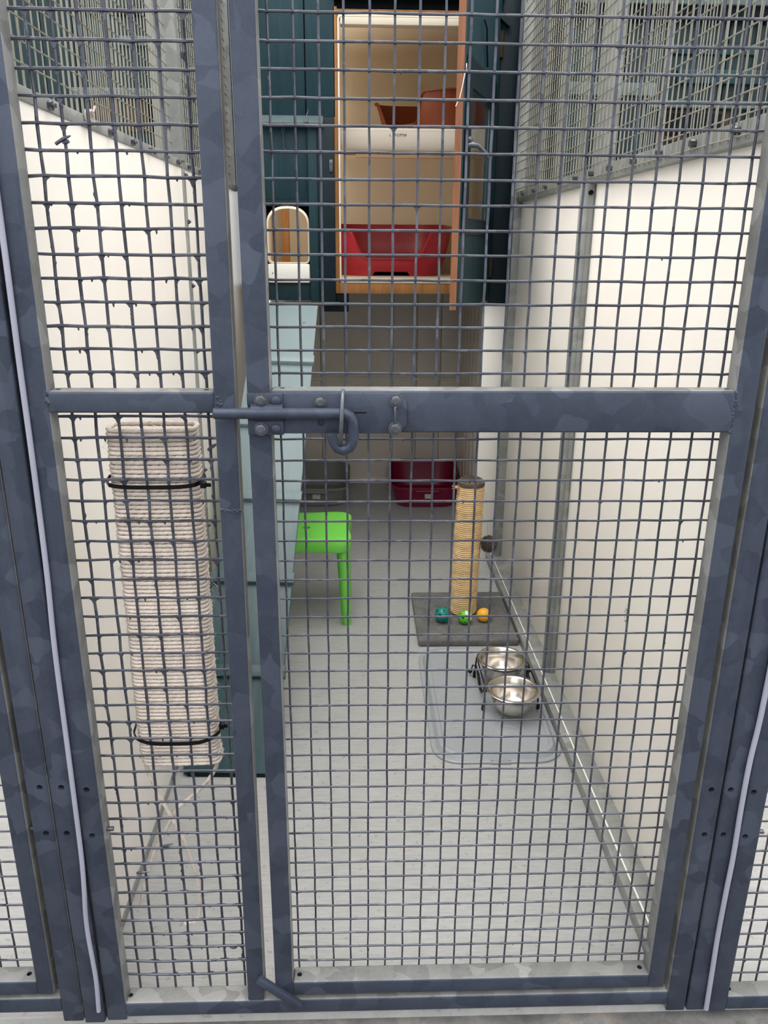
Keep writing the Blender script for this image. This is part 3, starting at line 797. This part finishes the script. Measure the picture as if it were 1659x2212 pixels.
# keeper
m = MB(); m.box(.0010, .0125, HF-.016, HF-.009, 1.300, 1.336, .002); m.cyl((.0070, HF-.020, 1.326), (.0070, HF-.014, 1.326), .0035, 10); m.cyl((.0070, HF-.020, 1.310), (.0070, HF-.014, 1.310), .0035, 10)
m.build('latch_keeper', ZINC, house)
# dark bracket under the house
m = MB(); m.box(-.030, .058, HF-.004, HF+.030, .8770, .8990, .001); m.box(.010, .058, HF, HF+.03, .899, .934, .001)
m.build('bracket', BLACKISH, house); m = MB(); m.box(-.034, .0300, HF-.012, HF-.004, .9000, .9080, .001); m.build('hinge_plate', GREEN_L, house)
# the open door
A0 = Vector((.5190, HF-.015, 0)); A1 = Vector((.3620, 1.345, 0))
du = (A1-A0).normalized(); W = (A1-A0).length; dn = Vector((-du.y, du.x, 0))
if dn.x < 0: dn = -dn            # outer face looks right
def DM():    # local: x along door from hinge, y through thickness (+ = outer), z up
    return Matrix(((du.x, dn.x, 0, A0.x), (du.y, dn.y, 0, A0.y), (0, 0, 1, 0), (0, 0, 0, 1)))
M_ = DM(); DZ0, DZ1 = .9180, 1.78; WX0, WX1, WZ0, WZ1 = .085, .400, 1.160, 1.475
T0, T1 = -.022, 0.
m = MB()
m.box(0, WX0, T0, T1, DZ0, DZ1, .001, 1, M_); m.box(WX1, W, T0+.0, T1, DZ0, DZ1, .001, 1, M_)
m.box(WX0, WX1, T0, T1, DZ0, WZ0, .001, 1, M_); m.box(WX0, WX1, T0, T1, WZ1, DZ1, .001, 1, M_)
hd = m.build('house_door', GREEN, house)
MB().box(W-.0005, W+.0012, T0, T1-.003, DZ0, DZ1, .0004, 1, M_).build('door_edge', WOOD_R, hd)
m = MB()
m.box(WX1+.012, WX1+.055, T1, T1+.009, 1.115, 1.545, .001, 1, M_); m.box(WX0-.03, WX1+.05, T1, T1+.006, 1.115, 1.158, .001, 1, M_)
m.box(WX0-.03, WX1+.05, T1, T1+.006, 1.478, 1.545, .001, 1, M_); m.box(WX0-.03, WX0, T1, T1+.006, 1.115, 1.545, .001, 1, M_)
m.build('window_moulding', GREEN_D, hd)
m = MB(); m.box(WX0, WX1, T0+.009, T0+.012, WZ0, WZ1, 0, 1, M_); m.build('window_pane', GLASS, hd, False)
def L2W(x, y, z): return M_ @ Vector((x, y, z))
m = MB(); m.box(W-.050, W-.012, T1, T1+.004, 1.300, 1.372, .001, 1, M_)
m.build('handle_plate', BLACKISH, hd)
m = MB(); m.tube([L2W(W-.030, T1, 1.335), L2W(W-.030, T1+.018, 1.338), L2W(W-.034, T1+.032, 1.336), L2W(W-.045, T1+.048, 1.322), L2W(W-.055, T1+.058, 1.308), L2W(W-.058, T1+.064, 1.306)], [.009, .008, .0065, .0055, .0050, .0062], 10)
m.ico(L2W(W-.030, T1+.010, 1.350), .009, 2); m.build('door_handle', ZINC, hd)
MB().tube([L2W(W+.002, .002, 1.520), L2W(W+.008, .004, 1.520), L2W(W+.009, .004, 1.512), L2W(W+.003, .004, 1.507), L2W(W+.006, 0, 1.500), L2W(W+.003, -.006, 1.470), L2W(W+.002, -.012, 1.445), L2W(W+.002, -.022, 1.425)], .0012, 7).build('hook', WHITE_P, hd)
MB().tube([L2W(W-.19, .004, 1.66), L2W(W-.20, .010, 1.64), L2W(W-.23, .006, 1.60), L2W(W-.26, .004, 1.56)], .0025, 6).build('wire_stay', TIE, hd)
for za, zb_ in ((1.62, 1.69), (.99, 1.05)): MB().box(-.004, .016, T1-.002, T1+.008, za, zb_, .001, 1, M_).build('hinge', BROWN, hd)

# ------------------------------------------------------------------ neighbouring cat houses
def other_house(dx, label, kind):
    h = thing('cat_house', (.17+dx, 2.28, .90), label, 'cat house')
    x0, x1 = HX0+dx, HX1+dx
    if kind == 'L': x1 -= .10
    else: x0 += .06
    m = MB(); xx = x0
    while xx < x1:
        m.box(xx+.001, min(xx+.100, x1)-.001, HF, HF+.02, .91, HZ1, .002); xx += .100
    m.build('front_board', GREEN_N, h)
    MB().box(x0, x1, HF+.02, HB, .91, HZ1, .002).build('body', GREEN_D, h)
    MB().box(x0-.02, x1+.02, HF-.06, HB+.05, HZ1, HZ1+.03, .002).build('roof', GREEN_D, h)
    MB().box(x0+.015, x1-.015, HB-.4, HB+.02, 0, .91).build('plinth', CLAD, h)
    if kind == 'R':
        MB().box(x0+.01, x1+.05, HF-.050, HF-.035, 1.762, 1.86, .002).build('fascia', GREEN_L, h)
        MB().box(x0+.01, x1+.05, HF-.035, HF, 1.730, 1.765, .001).build('soffit', BLACKISH, h)
        MB().box(1.02, 1.30, HF-.012, HF, 1.640, 1.668, .002).build('rail_board', GREEN, h)
        MB().box(1.06, 1.36, HF-.022, HF-.002, 1.560, 1.598, .002).build('rail_board', GREEN, h)
        MB().box(.985, 1.36, HF-.030, HF, 1.492, 1.512, .002).build('rain_board', GREEN_L, h)
        w = MB().box(1.020, 1.240, HF-.010, HF+.002, 1.400, 1.490, .002).build('window', BROWN, h)
        MB().box(1.045, 1.215, HF-.013, HF-.009, 1.415, 1.478, .001).build('pane', BLACKISH, w)
        MB().box(x0+.02, 1.0, HF-.020, HF, 1.525, 1.560, .002).build('rain_board', GREEN_L, h)
        for a, b in ((.90, .94), (1.30, 1.33)): MB().box(a, b, HF-.012, HF, .92, 1.72, .002).build('trim_board', GREEN_D, h)
    else:
        MB().box(-.760, -.47, HF-.030, HF, 1.505, 1.525, .002).build('rain_board', GREEN_L, h)
        for a in (-.715, -.612, -.545):
            w = MB().box(a, a+(.085 if a < -.6 else .055), HF-.010, HF+.002, 1.408, 1.495, .002).build('window', BROWN, h)
        MB().box(-.715, -.45, HF-.012, HF, 1.718, 1.738, .002).build('rail_board', BLACKISH, h)
        MB().box(-.62, -.46, HF-.014, HF, 1.640, 1.665, .002).build('rail_board', GREEN_L, h)
        MB().box(-.76, -.745, HF-.012, HF, .92, 2.0, .002).build('trim_board', GREEN_D, h)
        MB().box(-.52, -.495, HF-.012, HF, .92, 2.0, .002).build('trim_board', BROWN, h)
    return h
other_house(-PITCH-.005, 'dark green cat house in the pen to the left, seen through the side mesh', 'L')
other_house(PITCH+.005, 'dark green cat house with a pale fascia in the pen to the right', 'R')

# ------------------------------------------------------------------ ramp
P0 = Vector((-.1920, .548, .010)); P1 = Vector((-.1400, HF-.022, .9000))
u = (P1-P0).normalized(); LR = (P1-P0).length; s_ = Vector((1, 0, 0)); s_ = (s_-u*u.dot(s_)).normalized(); n_ = s_.cross(u)
if n_.z < 0: n_ = -n_
RM = Matrix(((s_.x, u.x, n_.x, P0.x), (s_.y, u.y, n_.y, P0.y), (s_.z, u.z, n_.z, P0.z), (0, 0, 0, 1)))
ramp_o = thing('ramp', (-.19, .56, 0), 'blue-green wooden ramp with cross battens leading up to the cat flap', 'ramp')
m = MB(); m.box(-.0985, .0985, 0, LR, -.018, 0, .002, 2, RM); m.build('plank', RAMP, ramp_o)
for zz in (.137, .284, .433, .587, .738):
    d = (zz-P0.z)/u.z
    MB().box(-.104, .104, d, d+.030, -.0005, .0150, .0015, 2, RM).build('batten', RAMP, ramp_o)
MB().box(-.09, .09, -.006, .020, -.024, -.004, .001, 1, RM).build('foot', BLACKISH, ramp_o)
MB().ring([RM @ Vector((.060+.0045*math.cos(a), LR-.085+.0045*math.sin(a), .0002)) for a in [2*PI*k/14 for k in range(14)]], .0005, 4).build('screw_ring', GREEN, ramp_o)

# ------------------------------------------------------------------ stool
st = thing('stool', (-.075, 1.365, 0), 'lime green plastic children stool half hidden behind the ramp', 'stool')
def lobe(hw, hd, k=1.):
    pts = []
    n = 96
    for i in range(n):
        a = 2*PI*i/n; c, s = math.cos(a), math.sin(a)
        p = 5.0; rr = (abs(c)**p+abs(s)**p)**(-1/p)          # squircle
        dent = 1-.105*k*(1-abs(math.sin(2*a))**3.2)                        # waist between the corner lobes
        pts.append((c*rr*hw*dent, s*rr*hd*dent))
    return pts
cx_, cy_ = -.075, 1.368; zt = .283
m = MB(); L = []
for sc, z, kk in ((.990, .243, 1), (1.0, .246, 1), (1.0, zt-.006, 1), (.985, zt-.0015, 1), (.965, zt, 1), (.80, zt-.0005, .6), (.30, zt-.001, .2)):
    L.append([Vector((cx_+x*sc, cy_+y*sc, z)) for x, y in lobe(.150, .138, kk)])
m.loft(L, True, True, True)
seat = m.build('seat', STOOL, st); seat.data.materials.append(STOOL)
drill(seat, [((-.068, 1.350, zt), (0, 0, -1), .0125, .05)])
for sx in (-1, 1):
    for sy in (-1, 1):
        a = Vector((cx_+sx*.118, cy_+sy*.104, .250)); b = Vector((cx_+sx*.128, cy_+sy*.090 if False else cy_+sy*.098, 0))
        mm = MB(); mm.tube([b, b.lerp(a, .02), b.lerp(a, .5), a], [.0115, .0128, .0150, .0178], 20)
        mm.tube([b+Vector((-sx*.010, -sy*.004, .0)), a+Vector((-sx*.012, -sy*.005, 0))], [.006, .008], 10)
        mm.build('leg', STOOL, st)

# ------------------------------------------------------------------ litter trays
def tray(cx_, cy_, w, d, h, mat, matin, label, rot, sticker):
    t = thing('litter_tray', (cx_, cy_, 0), label, 'litter tray')
    def loop(sc, z, back=0, rad=.075, wob=0):
        pts, _ = resample([(x, y, 0) for x, y in rrect(w/2*sc, d/2*sc, rad*sc, 8)], 80)
        out = []
        for p in pts:
            f = max(0, min(1, (p.y/(d/2)+.15)/.9)); f = f*f*(3-2*f)
            out.append(Vector((cx_+p.x, cy_+p.y, z+back*f)))
        return out
    m = MB(); bk = .030
    L = [loop(.80, .0), loop(.84, .004), loop(.90, .045, bk*.3), loop(.965, h-.012, bk), loop(1.0, h-.010, bk), loop(1.005, h-.004, bk), loop(.985, h, bk), loop(.960, h-.003, bk), loop(.90, .045, bk*.3), loop(.82, .008), loop(.3, .007)]
    m.loft(L, True, True, True); m.build('tub', mat, t)
    m = MB(); fy = cy_-d/2*.965
    m.tube([(cx_-.055, fy+.004, h-.020), (cx_-.050, fy-.006, h-.015), (cx_+.050, fy-.006, h-.015), (cx_+.055, fy+.004, h-.020)], [.003, .0062, .0062, .003], 10)
    m.build('grip', mat, t)
    if sticker:
        sx, sw, sh = sticker; y_ = cy_-d/2*.935
        mt = Matrix.Translation((cx_+sx, y_-.0065, h*.60)) @ Matrix.Rotation(R(-16), 4, 'X')
        MB().box(-sw/2, sw/2, -.001, .003, -sh/2, sh/2, 0, 1, mt).build('label', STICK, t)
    return t
tray(-.105, 2.555, .310, .360, .088, TRAY_G, TRAY_GI, 'grey litter tray by the back wall behind the ramp', 0, (.012, .034, .022))
tray(.385, 2.550, .310, .380, .096, TRAY_R, TRAY_R, 'dark pink litter tray by the back wall, right of the grey tray', 0, (.004, .028, .020))

# ------------------------------------------------------------------ pet beds (low-front plastic beds)
def pet_bed(cx_, cy_, z0, w, d, h, hf, mat, label, rotz=0, name='pet_bed'):
    t = thing(name, (cx_, cy_, z0), label, 'pet bed')
    N = 120
    def rim(a):      # rim height by direction; front is -y
        x = math.cos(a); y = math.sin(a)
        ang = abs((math.degrees(a)+90+180) % 360-180)      # 0 at the front
        lo, hi = 25, 35
        f = max(0, min(1, (ang-lo)/(hi-lo))); f = f*f*(3-2*f)
        return hf+(h*.86-hf)*f+h*.14*max(0, min(1, (ang-40)/90))
    def pt(a, sc, z):
        p = 3.4; c, s = math.cos(a), math.sin(a); rr = (abs(c)**p+abs(s)**p)**(-1/p)
        v = Vector((c*rr*w/2*sc, s*rr*d/2*sc, z)); v.rotate(Matrix.Rotation(rotz, 3, 'Z')); return v+Vector((cx_, cy_, z0))
    As = [2*PI*k/N for k in range(N)]
    def flare(z): return .80+.20*(z/h)**.8
    L = []
    def foot(a):
        ang = abs((math.degrees(a)+90+180) % 360-180); return .014 if ang < 21 or 66 < ang < 114 else 0.
    L.append([pt(a, .78, foot(a)) for a in As])
    L.append([pt(a, .80, foot(a)+.001) for a in As])
    L.append([pt(a, .815, .022) for a in As])
    for f in (.3, .6, .85): L.append([pt(a, flare(.022+(rim(a)-.022)*f), .022+(rim(a)-.022)*f) for a in As])
    L.append([pt(a, flare(rim(a)), rim(a)-.004) for a in As])
    L.append([pt(a, flare(rim(a))+.035, rim(a)-.003) for a in As])
    L.append([pt(a, flare(rim(a))+.037, rim(a)+.001) for a in As])
    L.append([pt(a, flare(rim(a))-.010, rim(a)+.002) for a in As])
    for f in (.85, .5, .2): L.append([pt(a, flare(.022+(rim(a)-.022)*f)-.022, .022+(rim(a)-.022)*f) for a in As])
    L.append([pt(a, .76, .022) for a in As]); L.append([pt(a, .3, .020) for a in As])
    m = MB(); m.loft(L, True, False, True); m.build('shell', mat, t, True, 50)
    return t
pet_bed(.2120, 2.340, .9768, .475, .42, .185, .062, BED_RED, 'raspberry red plastic pet bed on the floor of the green cat house')
pet_bed(.372, 2.150, 1.4335, .45, .36, .142, .035, BED_OR, 'orange plastic pet bed on the upper shelf of the green cat house', R(-60))

# ------------------------------------------------------------------ scratching post
sp_ = thing('scratching_post', (.407, 1.30, 0), 'golden sisal scratching post on a square grey carpet base', 'scratching post')
m = MB(); m.box(.2590, .5480, 1.123, 1.455, .0, .0215, .006, 3); m.build('carpet_base', CARPET, sp_)
px_, py_ = .4080, 1.305
MB().lathe([(.0330, .0215), (.0330, .432)], (px_, py_, 0), 24).build('core_tube', WOOD_P, sp_)
m = MB(); NTp = 66; nn = 40; pts = []
for k in range(NTp*nn+1):
    a = 2*PI*k/nn; z = .0250+.402*k/(NTp*nn)
    wob = 1+.012*math.sin(z*70)+.008*math.sin(z*231)
    pts.append(Vector((px_+.0372*wob*math.cos(a)+.008*z/.43, py_+.0372*wob*math.sin(a), z)))
rings = []
nq = 6
for i, p in enumerate(pts):
    o = Vector((p.x-px_-.008*p.z/.43, p.y-py_, 0)).normalized(); r0 = .0031*(1+.10*math.sin(i*1.1)+.06*math.sin(i*.13))
    rings.append([m.bm.verts.new(p+(o*math.cos(2*PI*q/nq)+Vector((0, 0, 1))*math.sin(2*PI*q/nq))*r0) for q in range(nq)])
for A, B in zip(rings, rings[1:]):
    for q in range(nq): m.bm.faces.new((A[q], A[(q+1) % nq], B[(q+1) % nq], B[q]))
for k in range(260):
    a = rnd.uniform(PI, 2.2*PI); z = rnd.uniform(.04, .43) if k > 120 else rnd.uniform(.26, .36); o = Vector((math.cos(a), math.sin(a), 0)); b = Vector((px_+.008*z/.43, py_, z))+o*.0400
    tgt = Vector((-o.y, o.x, rnd.uniform(-.4, .5)))*rnd.uniform(.004, .012)
    m.tube([b, b+tgt*.5+o*.0022, b+tgt+o*rnd.uniform(0, .003)], .00035, 3)
for k in range(10):
    b = Vector((px_-.031, py_-.014, .425)); m.tube([b, b+Vector((-.006, -.003, rnd.uniform(-.003, .006))), b+Vector((-.014-rnd.uniform(0, .004), -.004, rnd.uniform(-.006, .010)))], .0011, 5)
m.build('sisal_wrap', SISAL, sp_, True, 80)
px_ += .008; m = MB(); m.lathe([(.0392, .4270), (.0405, .4340), (.0396, .4400), (.0320, .4465), (.0170, .4490), (0, .4500)], (px_, py_, 0), 36); m.build('fur_cap', FUR, sp_)
bmn = MB()
for k in range(900):
    a = rnd.uniform(0, 2*PI); q = math.sqrt(rnd.random()); b = Vector((px_+.0385*q*math.cos(a), py_+.0385*q*math.sin(a), .4500-.016*q**4))
    d = Vector((rnd.uniform(-.004, .004), rnd.uniform(-.004, .004), rnd.uniform(.001, .004))); bmn.tube([b, b+d], [.0004, .0001], 3)
bmn.build('fur_tuft', FUR, sp_)
cd = MB().tube([(px_+.034, py_+.010, .436), (px_+.046, py_+.004, .40), (px_+.052, py_+.0, .34), (px_+.056, py_, .268)], .0008, 6).build('cord', ROPE, sp_)
m = MB(); pc = Vector((px_+.0600, py_-.010, .2490)); m.ico(pc, .0215, 3)
for k in range(1500):
    d = Vector((rnd.gauss(0, 1), rnd.gauss(0, 1), rnd.gauss(0, 1))).normalized(); m.tube([pc+d*.0205, pc+d*rnd.uniform(.0245, .0280)+Vector((rnd.uniform(-.002, .002), 0, -.001))], [.0006, .0002], 3)
m.build('pom_pom', FUR, cd)

# ------------------------------------------------------------------ toy balls
def slotted(c, r, mat, label, parts2=None):
    zc = c[2]
    m = MB(); bmesh.ops.create_icosphere(m.bm, subdivisions=4, radius=r, matrix=Matrix.Translation(c))
    bm = m.bm; C0 = Vector(c); dirs = []
    for k in range(22):
        z = 1-2*(k+.5)/22; ph = k*2.39996; q = math.sqrt(1-z*z); dirs.append(Vector((q*math.cos(ph), q*math.sin(ph), z)))
    dele = []
    for f in bm.faces:
        d = (f.calc_center_median()-C0).normalized()
        if max(d.dot(e) for e in dirs) > math.cos(.175): dele.append(f)
    bmesh.ops.delete(bm, geom=dele, context='FACES')
    bmesh.ops.solidify(bm, geom=bm.faces[:], thickness=.0018)
    return m.build('toy_ball', mat)
b1 = slotted((.3390, 1.238, .0215+.0240), .0240, TEAL, ''); tag(b1, 'teal green toy ball with round holes, leftmost on the carpet base', 'toy ball')
b2 = slotted((.4040, 1.2260, .0215+.0205), .0205, LIME, ''); tag(b2, 'bright green and white toy ball with holes, in front of the sisal post', 'toy ball')
m = MB(); bmesh.ops.create_icosphere(m.bm, subdivisions=4, radius=.0209, matrix=Matrix.Translation((.4040, 1.2260, .0420)))
ax = Vector((.75, -.25, .62)).normalized()
bmesh.ops.delete(m.bm, geom=[f for f in m.bm.faces if (f.calc_center_median()-Vector((.4040, 1.2260, .0420))).normalized().dot(ax) < .62 or mnoise.noise(f.calc_center_median()*160) > .22], context='FACES')
bmesh.ops.solidify(m.bm, geom=m.bm.faces[:], thickness=.001)
o = m.build('white_half', MINT, b2); o['label'] = 'white half of the ball'
m = MB(); bmesh.ops.create_uvsphere(m.bm, u_segments=40, v_segments=24, radius=.0210, matrix=Matrix.Translation((.4620, 1.2400, .0215+.0209)))
m.ring([(.4620+.02105*math.cos(a), 1.2400+.02105*math.sin(a), .0424) for a in [2*PI*k/40 for k in range(40)]], .0004, 4)
tag(m.build('toy_ball', YELL), 'plain yellow toy ball, rightmost on the carpet base', 'toy ball')

# ------------------------------------------------------------------ plastic lid used as a mat
lid = thing('plastic_lid', (.405, .845, 0), 'grey rounded plastic box lid lying on the floor under the bowls', 'plastic lid')
lcx, lcy, lw, ld = .4025, .8415, .297, .522
def ll(sc_w, sc_d, z, rad):
    pts, _ = resample([(x, y, 0) for x, y in rrect(lw/2-sc_w, ld/2-sc_d, rad, 10)], 96)
    return [Vector((lcx+p.x, lcy+p.y, z)) for p in pts]
m = MB(); m.loft([ll(0, 0, .0005, .062), ll(0, 0, .0045, .062), ll(.002, .002, .0055, .060), ll(.007, .007, .0048, .056), ll(.010, .010, .0050, .054), ll(.0175, .0175, .0150, .048), ll(.020, .020, .0160, .046), ll(.026, .026, .0162, .040), ll(.029, .029, .0135, .038), ll(.060, .060, .0132, .02)], True, False, True)
m.build('lid_shell', LID, lid, True, 25)
m = MB(); m.prism([(.375, .5885), (.383, .5780), (.424, .5780), (.432, .5885)], .001, .0055, 'z', .0008)
m.ring([(.386, .5810, .006), (.421, .5810, .006), (.426, .5870, .006), (.381, .5870, .006)], .0010, 5); m.build('clip_tab', LID, lid)
m = MB()
def squig(cx_, cy_, pts, s=.03): m.tube([(cx_+a*s, cy_+b*s, .0138) for a, b in pts], .0007, 5)
for (a, b) in ((.330, .700), (.440, .700), (.330, .985), (.335, .860)):
    m = MB(); squig(a, b, [(-.9, .5), (-.5, .9), (0, 1), (.5, .9), (.9, .6)]); squig(a, b, [(-.9, -.2), (-.5, .15), (0, .2), (.6, .0)]); squig(a, b, [(-.6, -.7), (0, -.5), (.5, -.6), (.9, -.4)]); squig(a, b, [(-1, .4), (-1.1, -.1), (-.9, -.6), (-.3, -.9)]); m.build('relief_pattern', EMB, lid)

# ------------------------------------------------------------------ double bowl stand and bowls
LZ0 = .0142
bs = thing('bowl_stand', (.459, .835, LZ0), 'black wire stand holding two steel bowls', 'bowl stand')
BW = [(.4600, .7620), (.4580, .9110)]
ZR = .0790
for bx, by in BW:
    MB().ring([(bx+.0570*math.cos(a), by+.0570*math.sin(a), ZR-.0060) for a in [2*PI*k/40 for k in range(40)]], .0019, 6).build('ring', BLACK, bs)
for s in (-1, 1):
    xx = .459+s*.0635
    m = MB(); m.tube([(xx, .7620, ZR-.006), (xx, .9110, ZR-.006)], .0019, 7)
    m.build('side_bar', BLACK, bs)
    for yy in (.775, .930):
        m = MB(); m.tube([(xx, yy, ZR-.006), (xx+s*.002, yy, .045), (xx+s*.004, yy, LZ0+.004)], .0021, 7); m.cyl((xx+s*.004, yy, LZ0+.0003), (xx+s*.004, yy, LZ0+.016), .0042, 10)
        m.build('leg', BLACK, bs)
    m = MB()
    m.tube([(xx+s*.012, .936, .030), (xx+s*.010, .926, .052), (xx+s*.004, .905, .060), (xx, .880, .050), (xx, .850, .034), (xx, .825, .034), (xx, .805, .046), (xx, .800, .060)], .0019, 7)
    m.tube([(xx+s*.002, .915, .058), (xx, .890, .030), (xx, .860, .022), (xx, .830, .028), (xx, .812, .045)], .0019, 7)
    m.ico((xx+s*.014, .940, .026), .0062, 2); m.build('scroll', BLACK, bs)
labs = ['stainless steel bowl nearer the door in the black stand', 'stainless steel bowl farther back in the black stand, by the carpet base']
for (bx, by), lb in zip(BW, labs):
    prof = [(0, .0215), (.0300, .0215), (.0350, .0230), (.0440, .0330), (.0520, .0530), (.0555, .0745), (.0590, .0765), (.0645, .0760), (.0652, .0772), (.0645, .0785), (.0590, .0795), (.0545, .0775), (.0505, .0545), (.0425, .0350), (.0340, .0262), (.0250, .0250), (0, .0262)]
    m = MB(); m.lathe([(r, z+.002) for r, z in prof], (bx, by, 0), 64)
    tag(m.build('pet_bowl', STEEL, None, True, 60), lb, 'pet bowl')

# small worn stamp on the right wall
m = MB()
for k in range(16):
    yy = .4655+rnd.uniform(-.006, .006); zz = .4235+rnd.uniform(-.017, .017)
    m.box(XR-.0009, XR-.0001, yy, yy+rnd.uniform(.001, .005), zz, zz+.0011)
tag(m.build('stamp_mark', plain('grey_ink', (.20, .20, .17), .7)), 'faint worn grey stamp on the right white panel', 'mark')

GROUPS = {'cage door': 'mesh doors of the pens', 'cage frame': 'steel front frames of the pens', 'steel post': 'odd middle posts between the pens', 'cable': 'white cable covers on the posts',
          'partition frame': 'mesh partitions between the pens', 'cat house': 'green cat houses', 'cable tie': 'cable ties round the scratching board', 'litter tray': 'litter trays by the back wall',
          'pet bed': 'plastic pet beds in the cat house', 'toy ball': 'toy balls on the carpet base', 'pet bowl': 'steel bowls in the stand'}
for o in COL.objects:
    if o.get('category') in GROUPS: o['group'] = GROUPS[o['category']]

# ------------------------------------------------------------------ light
w = bpy.data.worlds.new('World'); SC.world = w; w.use_nodes = True
nt = w.node_tree; bg = nt.nodes['Background']
tc = nt.nodes.new('ShaderNodeTexCoord'); sp3 = nt.nodes.new('ShaderNodeSeparateXYZ'); nt.links.new(tc.outputs['Generated'], sp3.inputs[0])
cr = ramp(nt, sp3.outputs[2], [(0, (.44, .45, .475)), (.3, (.68, .68, .68)), (1, (.90, .875, .84))])
nt.links.new(cr, bg.inputs['Color']); bg.inputs['Strength'].default_value = 1.62
sd = bpy.data.lights.new('sun', 'SUN'); sd.energy = .45; sd.angle = R(50); sd.color = (1, .96, .90)
so = bpy.data.objects.new('sun', sd); COL.objects.link(so); so.rotation_euler = (R(12), R(-9), 0); so.location = (0, 0, 5)

# ------------------------------------------------------------------ camera
cam = bpy.data.cameras.new('camera'); co = bpy.data.objects.new('camera', cam); COL.objects.link(co); SC.camera = co
yaw, pit, rol = 0.03344, 0.32613, 0.00785
cyw, syw, cp, spt = math.cos(yaw), math.sin(yaw), math.cos(pit), math.sin(pit)
f_ = Vector((syw*cp, cyw*cp, -spt)); r_ = Vector((cyw, -syw, 0)); u_ = r_.cross(f_)
r2 = r_*math.cos(rol)+u_*math.sin(rol); u2 = -r_*math.sin(rol)+u_*math.cos(rol)
co.matrix_world = Matrix(((r2.x, u2.x, -f_.x, .08966), (r2.y, u2.y, -f_.y, -.90542), (r2.z, u2.z, -f_.z, 1.0938), (0, 0, 0, 1)))
cam.sensor_fit = 'HORIZONTAL'; cam.sensor_width = 36; cam.lens = 36*1720.87/1659; cam.clip_start = .02; cam.clip_end = 60
SC.view_settings.view_transform = 'Standard'; SC.view_settings.look = 'None'; SC.view_settings.gamma = 1
SC.view_settings.exposure = 1.38
try: SC.view_settings.use_curve_mapping = False
except Exception: pass
